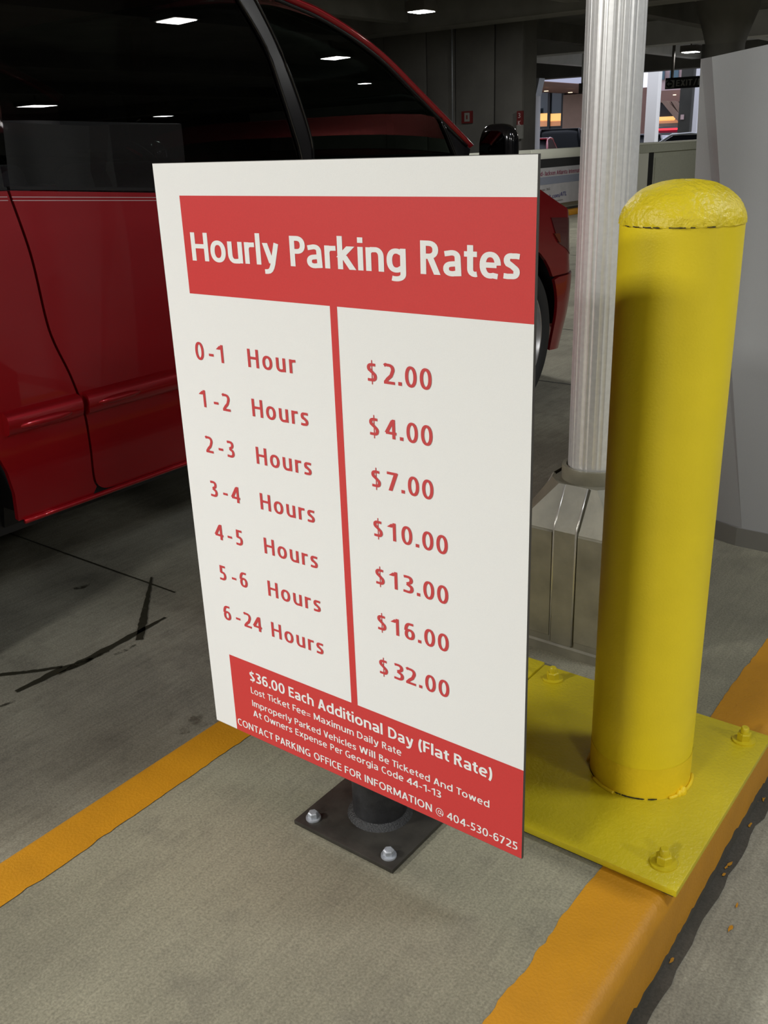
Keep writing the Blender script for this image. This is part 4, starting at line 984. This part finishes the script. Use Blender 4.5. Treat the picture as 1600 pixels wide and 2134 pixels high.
panel('sail_panel', dv + [(3.21, .94), (3.243, 1.012)], M['black_trim'], off=.003)
for sd in (0, 1):
    for o_ in (0, .010):
        pts = [PS(y + o_, z) + Vector((.006, 0, 0)) for y, z in dv]
        if sd: pts = [Vector((2 * XC - p.x, p.y, p.z)) for p in pts]
        tube('window_channel', pts, .0028, M['black_paint'], van, n=8)
# door frame inside the red rail, then the rail itself: rounded section
for sd in (0, 1):
    ru, rlw = RU, RL; n = min(len(ru), len(rlw)); vs = []; sec = 9
    for i in range(n):
        (ya, za), (yb, zb) = rlw[i], ru[i]; pa, pb_ = PS(ya, za), PS(yb, zb)
        for k in range(sec):
            t = k / (sec - 1); q = pa.lerp(pb_, t); bul = .016 * math.sin(math.pi * (t * .85)) ; q = q + Vector((bul - .030 * t * t, 0, .004 * math.sin(math.pi * t)))
            vs.append(Vector((2 * XC - q.x, q.y, q.z)) if sd else q)
    fs = [(j * sec + i, j * sec + i + 1, (j + 1) * sec + i + 1, (j + 1) * sec + i) for j in range(n - 1) for i in range(sec - 1)]
    link('roof_rail', vs, fs, M['red_paint'], van, smooth=True)
    pts = [PS(y, z - .006) + Vector((.005, 0, 0)) for y, z in RL[1:-1]]
    if sd: pts = [Vector((2 * XC - p.x, p.y, p.z)) for p in pts]
    tube('window_gasket', pts, .006, M['black_trim'], van, n=8)
# sheets that span the van: roof, windscreen, bonnet, tailgate
def span(name, prof, m, crown=.03, n=18, inset=.0, rnd=.0):
    vs = []
    for (s, z) in prof:
        a = PS(s, z); a.x -= .030 if z > .99 else 0; b = Vector((2 * XC - a.x, a.y, a.z))
        for k in range(n + 1):
            t = k / n; q = a.lerp(b, t); w = 1 - (2 * t - 1) ** 4; q.z += crown * w; vs.append(q)
    fs = [(j * (n + 1) + i, j * (n + 1) + i + 1, (j + 1) * (n + 1) + i + 1, (j + 1) * (n + 1) + i) for j in range(len(prof) - 1) for i in range(n)]
    return link(name, vs, fs, m, van, smooth=True)
span('roof', [p for p in RU if p[0] < 2.37], M['red_paint'], .045)
span('windscreen', [p for p in RU if p[0] > 2.34], M['glass_front'], .05)
span('bonnet', cr(FT, 4), M['red_paint'], .04)
span('tailgate', [(-.27, 1.455), (-.33, 1.2), (-.36, .98), (-.36, .7), (-.34, .45), (-.33, .12)], M['red_paint'], .0)
box('cowl', XC - .88, XC + .88, 3.18, 3.32, .90, 1.0, M['black_matte'], van)
# lamp lenses and side marker near the nose
panel('headlamp', [(3.90, .715), (4.10, .700), (4.35, .665), (4.55, .65), (4.55, .53), (4.15, .535), (3.98, .60)], M['clear_lens'], off=.004)
panel('side_marker', [(3.93, .645), (3.985, .640), (4.0, .60), (3.985, .60)], M['red_lens'], off=.007)
panel('grille', [(4.60, .64), (4.92, .64), (4.92, .50), (4.60, .50)], M['black_matte'], off=.004)
# inner shell: floor pan, wheel housings, dark door cards so that nothing is hollow
box('floor_pan', XC - .80, XC + .80, -.20, 3.98, .13, .20, M['black_matte'], van)
for sd in (-1, 1):
    xi = XC + sd * .93
    box('door_card', xi - .02, xi - sd * .05, 1.20, 3.17, .20, .88, M['black_matte'], van)
    box('rear_card', xi - .02, xi - sd * .05, -.2, .30, .20, .90, M['black_matte'], van)
    for cy_ in (.75, 3.62):
        vs, fs = [], []; ap = arch(cy_, .22, .44, 0, 180, 24)
        for (y, z) in ap: vs += [(XC + sd * .925, y, z), (XC + sd * .60, y, z)]
        for i in range(24): fs.append((2 * i, 2 * i + 1, 2 * i + 3, 2 * i + 2))
        fs.append(tuple(2 * i + 1 for i in range(25))); link('wheel_housing', vs, fs, M['black_matte'], van)
# wheels
def wheel(cy_, sd):
    xo = XC + sd * .935; w = bpy.data.objects.new('wheel', None); COL.objects.link(w); w.parent = van
    f = -sd
    def L3(name, prof, m, par, n=64):
        # prof: (radius, depth outward)
        vs, fs = [], []
        for (r, d) in prof:
            for k in range(n): a = 2 * math.pi * k / n; vs.append((xo + sd * d, cy_ + r * math.cos(a), .22 + r * math.sin(a)))
        for i in range(len(prof) - 1):
            for k in range(n): fs.append((i * n + k, i * n + (k + 1) % n, (i + 1) * n + (k + 1) % n, (i + 1) * n + k))
        bm = bmesh.new(); me = bpy.data.meshes.new('t'); me.from_pydata(vs, [], fs); bm.from_mesh(me); bpy.data.meshes.remove(me)
        return from_bm(name, bm, m, par, smooth=35)
    t = L3('tyre', [(.245, -.16), (.325, -.19), (.342, -.18), (.349, -.15), (.349, -.04), (.343, -.015), (.325, .004), (.29, .010), (.262, .006), (.25, -.004), (.245, -.01)], M['rubber'], w)
    rim = L3('rim', [(.252, -.002), (.250, .004), (.244, .004), (.240, -.006), (.236, -.030), (.225, -.075), (.10, -.085), (.0001, -.085)], M['alloy'], w)
    for k in range(5):
        a0 = 72 * k + 18; bm = bmesh.new(); P = []
        for (r, wd, d) in ((.05, .050, -.022), (.13, .042, -.030), (.19, .050, -.026), (.238, .075, -.012)):
            row = []
            for (u, dd) in ((-1, -.035), (-.75, 0), (.75, 0), (1, -.035)):
                a = R(a0) ; cx_, cz2 = r * math.cos(a) - u * wd * math.sin(a), r * math.sin(a) + u * wd * math.cos(a)
                row.append(bm.verts.new((xo + sd * (d + dd), cy_ + cx_, .22 + cz2)))
            P.append(row)
        for a_, b_ in zip(P, P[1:]):
            for i in range(3): bm.faces.new((a_[i], a_[i + 1], b_[i + 1], b_[i]))
        from_bm('spoke', bm, M['alloy'], w, smooth=50)
    L3('hub_cap', [(.075, -.03), (.072, -.012), (.05, -.006), (.0001, -.004)], M['alloy'], w, 32)
for cy_ in (.75, 3.62):
    for sd in (1, -1): wheel(cy_, sd)
# seats and dash seen through the glass
def seat(xc, yc, w, h=1.12):
    s = bpy.data.objects.new('seat', None); COL.objects.link(s); s.parent = van
    box('cushion', xc - w / 2, xc + w / 2, yc, yc + .48, .38, .54, M['seat'], s, bev=.04)
    bm = bmesh.new(); bx(bm, -w / 2, w / 2, -.06, .06, 0, h - .56, .04)
    for v in bm.verts: v.co = Matrix.Rotation(R(14), 3, 'X') @ v.co + Vector((xc, yc + .02, .54))
    from_bm('backrest', bm, M['seat'], s, smooth=40)
    for hx in ([xc] if w < .8 else [xc - w * .3, xc + w * .3]):
        bm = bmesh.new(); bx(bm, -.13, .13, -.045, .045, 0, .17, .04)
        for v in bm.verts: v.co = v.co + Vector((hx, yc - .14, h + .0))
        from_bm('headrest', bm, M['black_matte'], s, smooth=40)
seat(XC + .40, 2.10, .52, 1.05); seat(XC - .40, 2.10, .52, 1.05); seat(XC, 1.05, 1.30, 1.0); seat(XC, .15, 1.30, 1.0)
box('dashboard', XC - .80, XC + .80, 2.85, 3.18, .72, .95, M['dash'], van, bev=.04)
sw = []
for i in range(33): a = 2 * math.pi * i / 32; sw.append((XC - .40 + .18 * math.cos(a), 2.78 - .08 * math.sin(a), .92 + .16 * math.sin(a)))
tube('steering_wheel', sw, .014, M['black_matte'], van, n=8)
# door mirror
mr_ = bpy.data.objects.new('door_mirror', None); COL.objects.link(mr_); mr_.parent = van
for sd in (1, -1):
    fx = lambda x: x if sd == 1 else 2 * XC - x
    bm = bmesh.new(); q = bmesh.ops.create_uvsphere(bm, u_segments=36, v_segments=20, radius=1)
    for v in q['verts']:
        c_ = [math.copysign(abs(k_) ** p_, k_) for k_, p_ in zip(v.co, (.62, .8, .62))]
        v.co = Vector((fx(-1.975 + c_[0] * .074), 3.35 + c_[1] * (.03 if c_[1] < 0 else .075), 1.005 + c_[2] * .094))
    from_bm('mirror_housing', bm, M['black_paint'], mr_, smooth=80)
    n_ = 40; rim_ = [(fx(-1.982 + .056 * math.copysign(abs(math.cos(2 * math.pi * k / n_)) ** .6, math.cos(2 * math.pi * k / n_))), 3.318, 1.0 + .074 * math.copysign(abs(math.sin(2 * math.pi * k / n_)) ** .6, math.sin(2 * math.pi * k / n_))) for k in range(n_)]
    poly3('mirror_glass', rim_, M['glass_mirror'], mr_, (0, .006, 0))
    bm = bmesh.new(); a_, b_ = sorted((fx(-2.06), fx(-1.99))); bx(bm, a_, b_, 3.18, 3.33, .95, .99, .01); from_bm('mirror_arm', bm, M['black_trim'], mr_, smooth=30)
rebase(van)

# ================================================================== VEHICLES IN THE STREET
def small_car(name, label, loc, rz, L_, Wd, prof_body, prof_cab, body, zg, cat='car', tail=True, lens=True):
    """body and cabin profiles are (y, z) outlines, y along the car (nose at +y), swept with a rounded section"""
    e = empty(name, (loc[0], loc[1], zg), label, cat)
    def sweep(nm, prof, w, m, taper=0, r=.12):
        n = len(prof); ks = [(-1, .0), (-.93, .35), (-.75, .75), (-.4, 1), (0, 1), (.4, 1), (.75, .75), (.93, .35), (1, 0)]
        zc = sum(p[1] for p in prof) / n; yc = sum(p[0] for p in prof) / n; vs, fs = [], []
        zt = max(p[1] for p in prof); zb = min(p[1] for p in prof)
        for (t, bulge) in ks:
            for (y, z) in prof:
                ww = w / 2 * (1 - taper * (z - zb) / (zt - zb + 1e-6)); s = 1 - r * (1 - bulge) * .5
                vs.append((t * ww, yc + (y - yc) * s, zb + (z - zb) * (s if z > zc else 1)))
        for j in range(len(ks) - 1):
            for i in range(n): fs.append((j * n + i, j * n + (i + 1) % n, (j + 1) * n + (i + 1) % n, (j + 1) * n + i))
        fs += [tuple(range(n)), tuple(range((len(ks) - 1) * n, len(ks) * n))[::-1]]
        bm = bmesh.new(); me = bpy.data.meshes.new('t'); me.from_pydata(vs, [], fs); bm.from_mesh(me); bpy.data.meshes.remove(me)
        o = from_bm(nm, bm, m, e, smooth=45); o['_local'] = True; return o
    sweep('body', prof_body, Wd, body)
    sweep('windows', prof_cab, Wd * .90, M['far_glass'], taper=.16)
    zt = max(p[1] for p in prof_cab); ys = [p[0] for p in prof_cab if p[1] > zt - .12]
    bm = bmesh.new(); bx(bm, -Wd * .385, Wd * .385, min(ys) - .02, max(ys) + .02, zt - .05, zt + .012, .02); o = from_bm('roof', bm, body, e, smooth=40); o['_local'] = True
    zb_ = min(p[1] for p in prof_cab)
    for sx_ in (-1, 1):
        P_ = [(sx_ * Wd * .90 / 2 * (1 - .16 * (z - zb_) / (zt - zb_)) * .99, y, z) for y, z in prof_cab]
        o = tube('pillar', P_, .035, body, e, n=6); o['_local'] = True
    for sx_ in (-1, 1):
        for yy in (-L_ * .31, L_ * .31):
            o = lathe('wheel', [(.17, -.10), (.30, -.11), (.33, -.09), (.33, .09), (.30, .11), (.17, .10)], M['rubber'], e, n=28, loc=(sx_ * (Wd / 2 - .11), yy, .33), axis='X'); o['_local'] = True
        if tail:
            yb = min(p[0] for p in prof_body); bm = bmesh.new(); bx(bm, sx_ * Wd * .36 - .13, sx_ * Wd * .36 + .13, yb - .03, yb + .12, .80, .98, .02); o = from_bm('tail_lamp', bm, M['taillight'], e, smooth=30); o['_local'] = True
    yb = min(p[0] for p in prof_body); o = box('number_plate', -.25, .25, yb - .03, yb + .02, .62, .74, M['exit_text'], e); o['_local'] = True
    e.rotation_euler = (0, 0, rz); return e
suv_b = [(-2.3, .35), (-2.35, .7), (-2.3, 1.02), (-1.9, 1.08), (1.0, 1.06), (1.9, 1.0), (2.3, .85), (2.35, .4)]
suv_c = [(-2.2, 1.0), (-2.0, 1.55), (-1.7, 1.70), (.2, 1.72), (.5, 1.62), (1.15, 1.04)]
sed_b = [(-2.25, .35), (-2.3, .7), (-2.15, .96), (-1.6, 1.0), (1.0, .94), (1.8, .86), (2.2, .72), (2.25, .35)]
sed_c = [(-1.75, .95), (-1.05, 1.36), (-.3, 1.43), (.3, 1.40), (1.15, .92)]
def at_px(u, y): q = on_y(u, 290, y); return (q.x, y)
small_car('black_suv', 'black SUV beyond the parapet, left of the fluted pole', at_px(1169, 36), R(25), 4.6, 1.85, suv_b, suv_c, M['car_black'], -.45)
small_car('red_car', 'red car with lit tail lamps between white column and black SUV', at_px(1106, 30.5), R(20), 4.4, 1.8, sed_b, sed_c, M['car_red'], -.45)
small_car('white_suv', 'white SUV just right of the black one, cut off by the pole', at_px(1219, 41), R(20), 4.6, 1.85, suv_b, suv_c, M['car_white'], -.45)
small_car('dark_sedan', 'dark grey sedan roof right of the fluted pole', at_px(1332, 36.5), R(26), 4.4, 1.8, sed_b, sed_c, M['car_grey'], -.45, tail=False)
small_car('silver_sedan', 'silver sedan beyond the parapet left of the grey cabinet', at_px(1446, 28.6), R(78), 4.4, 1.8, sed_b, sed_c, M['car_silver'], -.45, tail=False)
small_car('white_van', 'white van far off between pale column and silver sedan', at_px(1377, 40), R(80), 3.4, 1.8, [(-1.0, .3), (-1.0, 1.3), (.8, 1.3), (1.0, .9), (1.0, .3)], [(-.6, 1.0), (-.6, 1.32), (.6, 1.32), (.85, 1.0)], M['car_white'], -.45, tail=False)
bus = empty('red_shuttle_bus', (-16.5, 43, GZ), 'long dark bus with red roof stripe behind the cars on the right', 'bus')
b0, b1 = on_y(1365, 285, 43), on_y(1475, 262, 43)
z_ = lambda v: on_y(1400, v, 43).z
box('body', b0.x, b1.x + 2, 42.6, 44.4, GZ + .35, z_(263), M['black_paint'], bus, bev=.05); box('red_stripe', b0.x - .01, b1.x + 2.01, 42.57, 44.3, z_(271), z_(267), M['taillight'], bus)
box('lower_stripe', b0.x - .01, b1.x + 2.01, 42.58, 44.3, z_(276), z_(271.5), M['car_red'], bus)
for k in range(3): o = lathe('wheel', [(.17, -.10), (.40, -.11), (.44, .0), (.40, .11), (.17, .10)], M['rubber'], bus, n=28, loc=(b0.x + .9 + k * 1.9, 42.75, GZ + .44)); o.rotation_euler = (R(90), 0, 0)
rebase(bus)
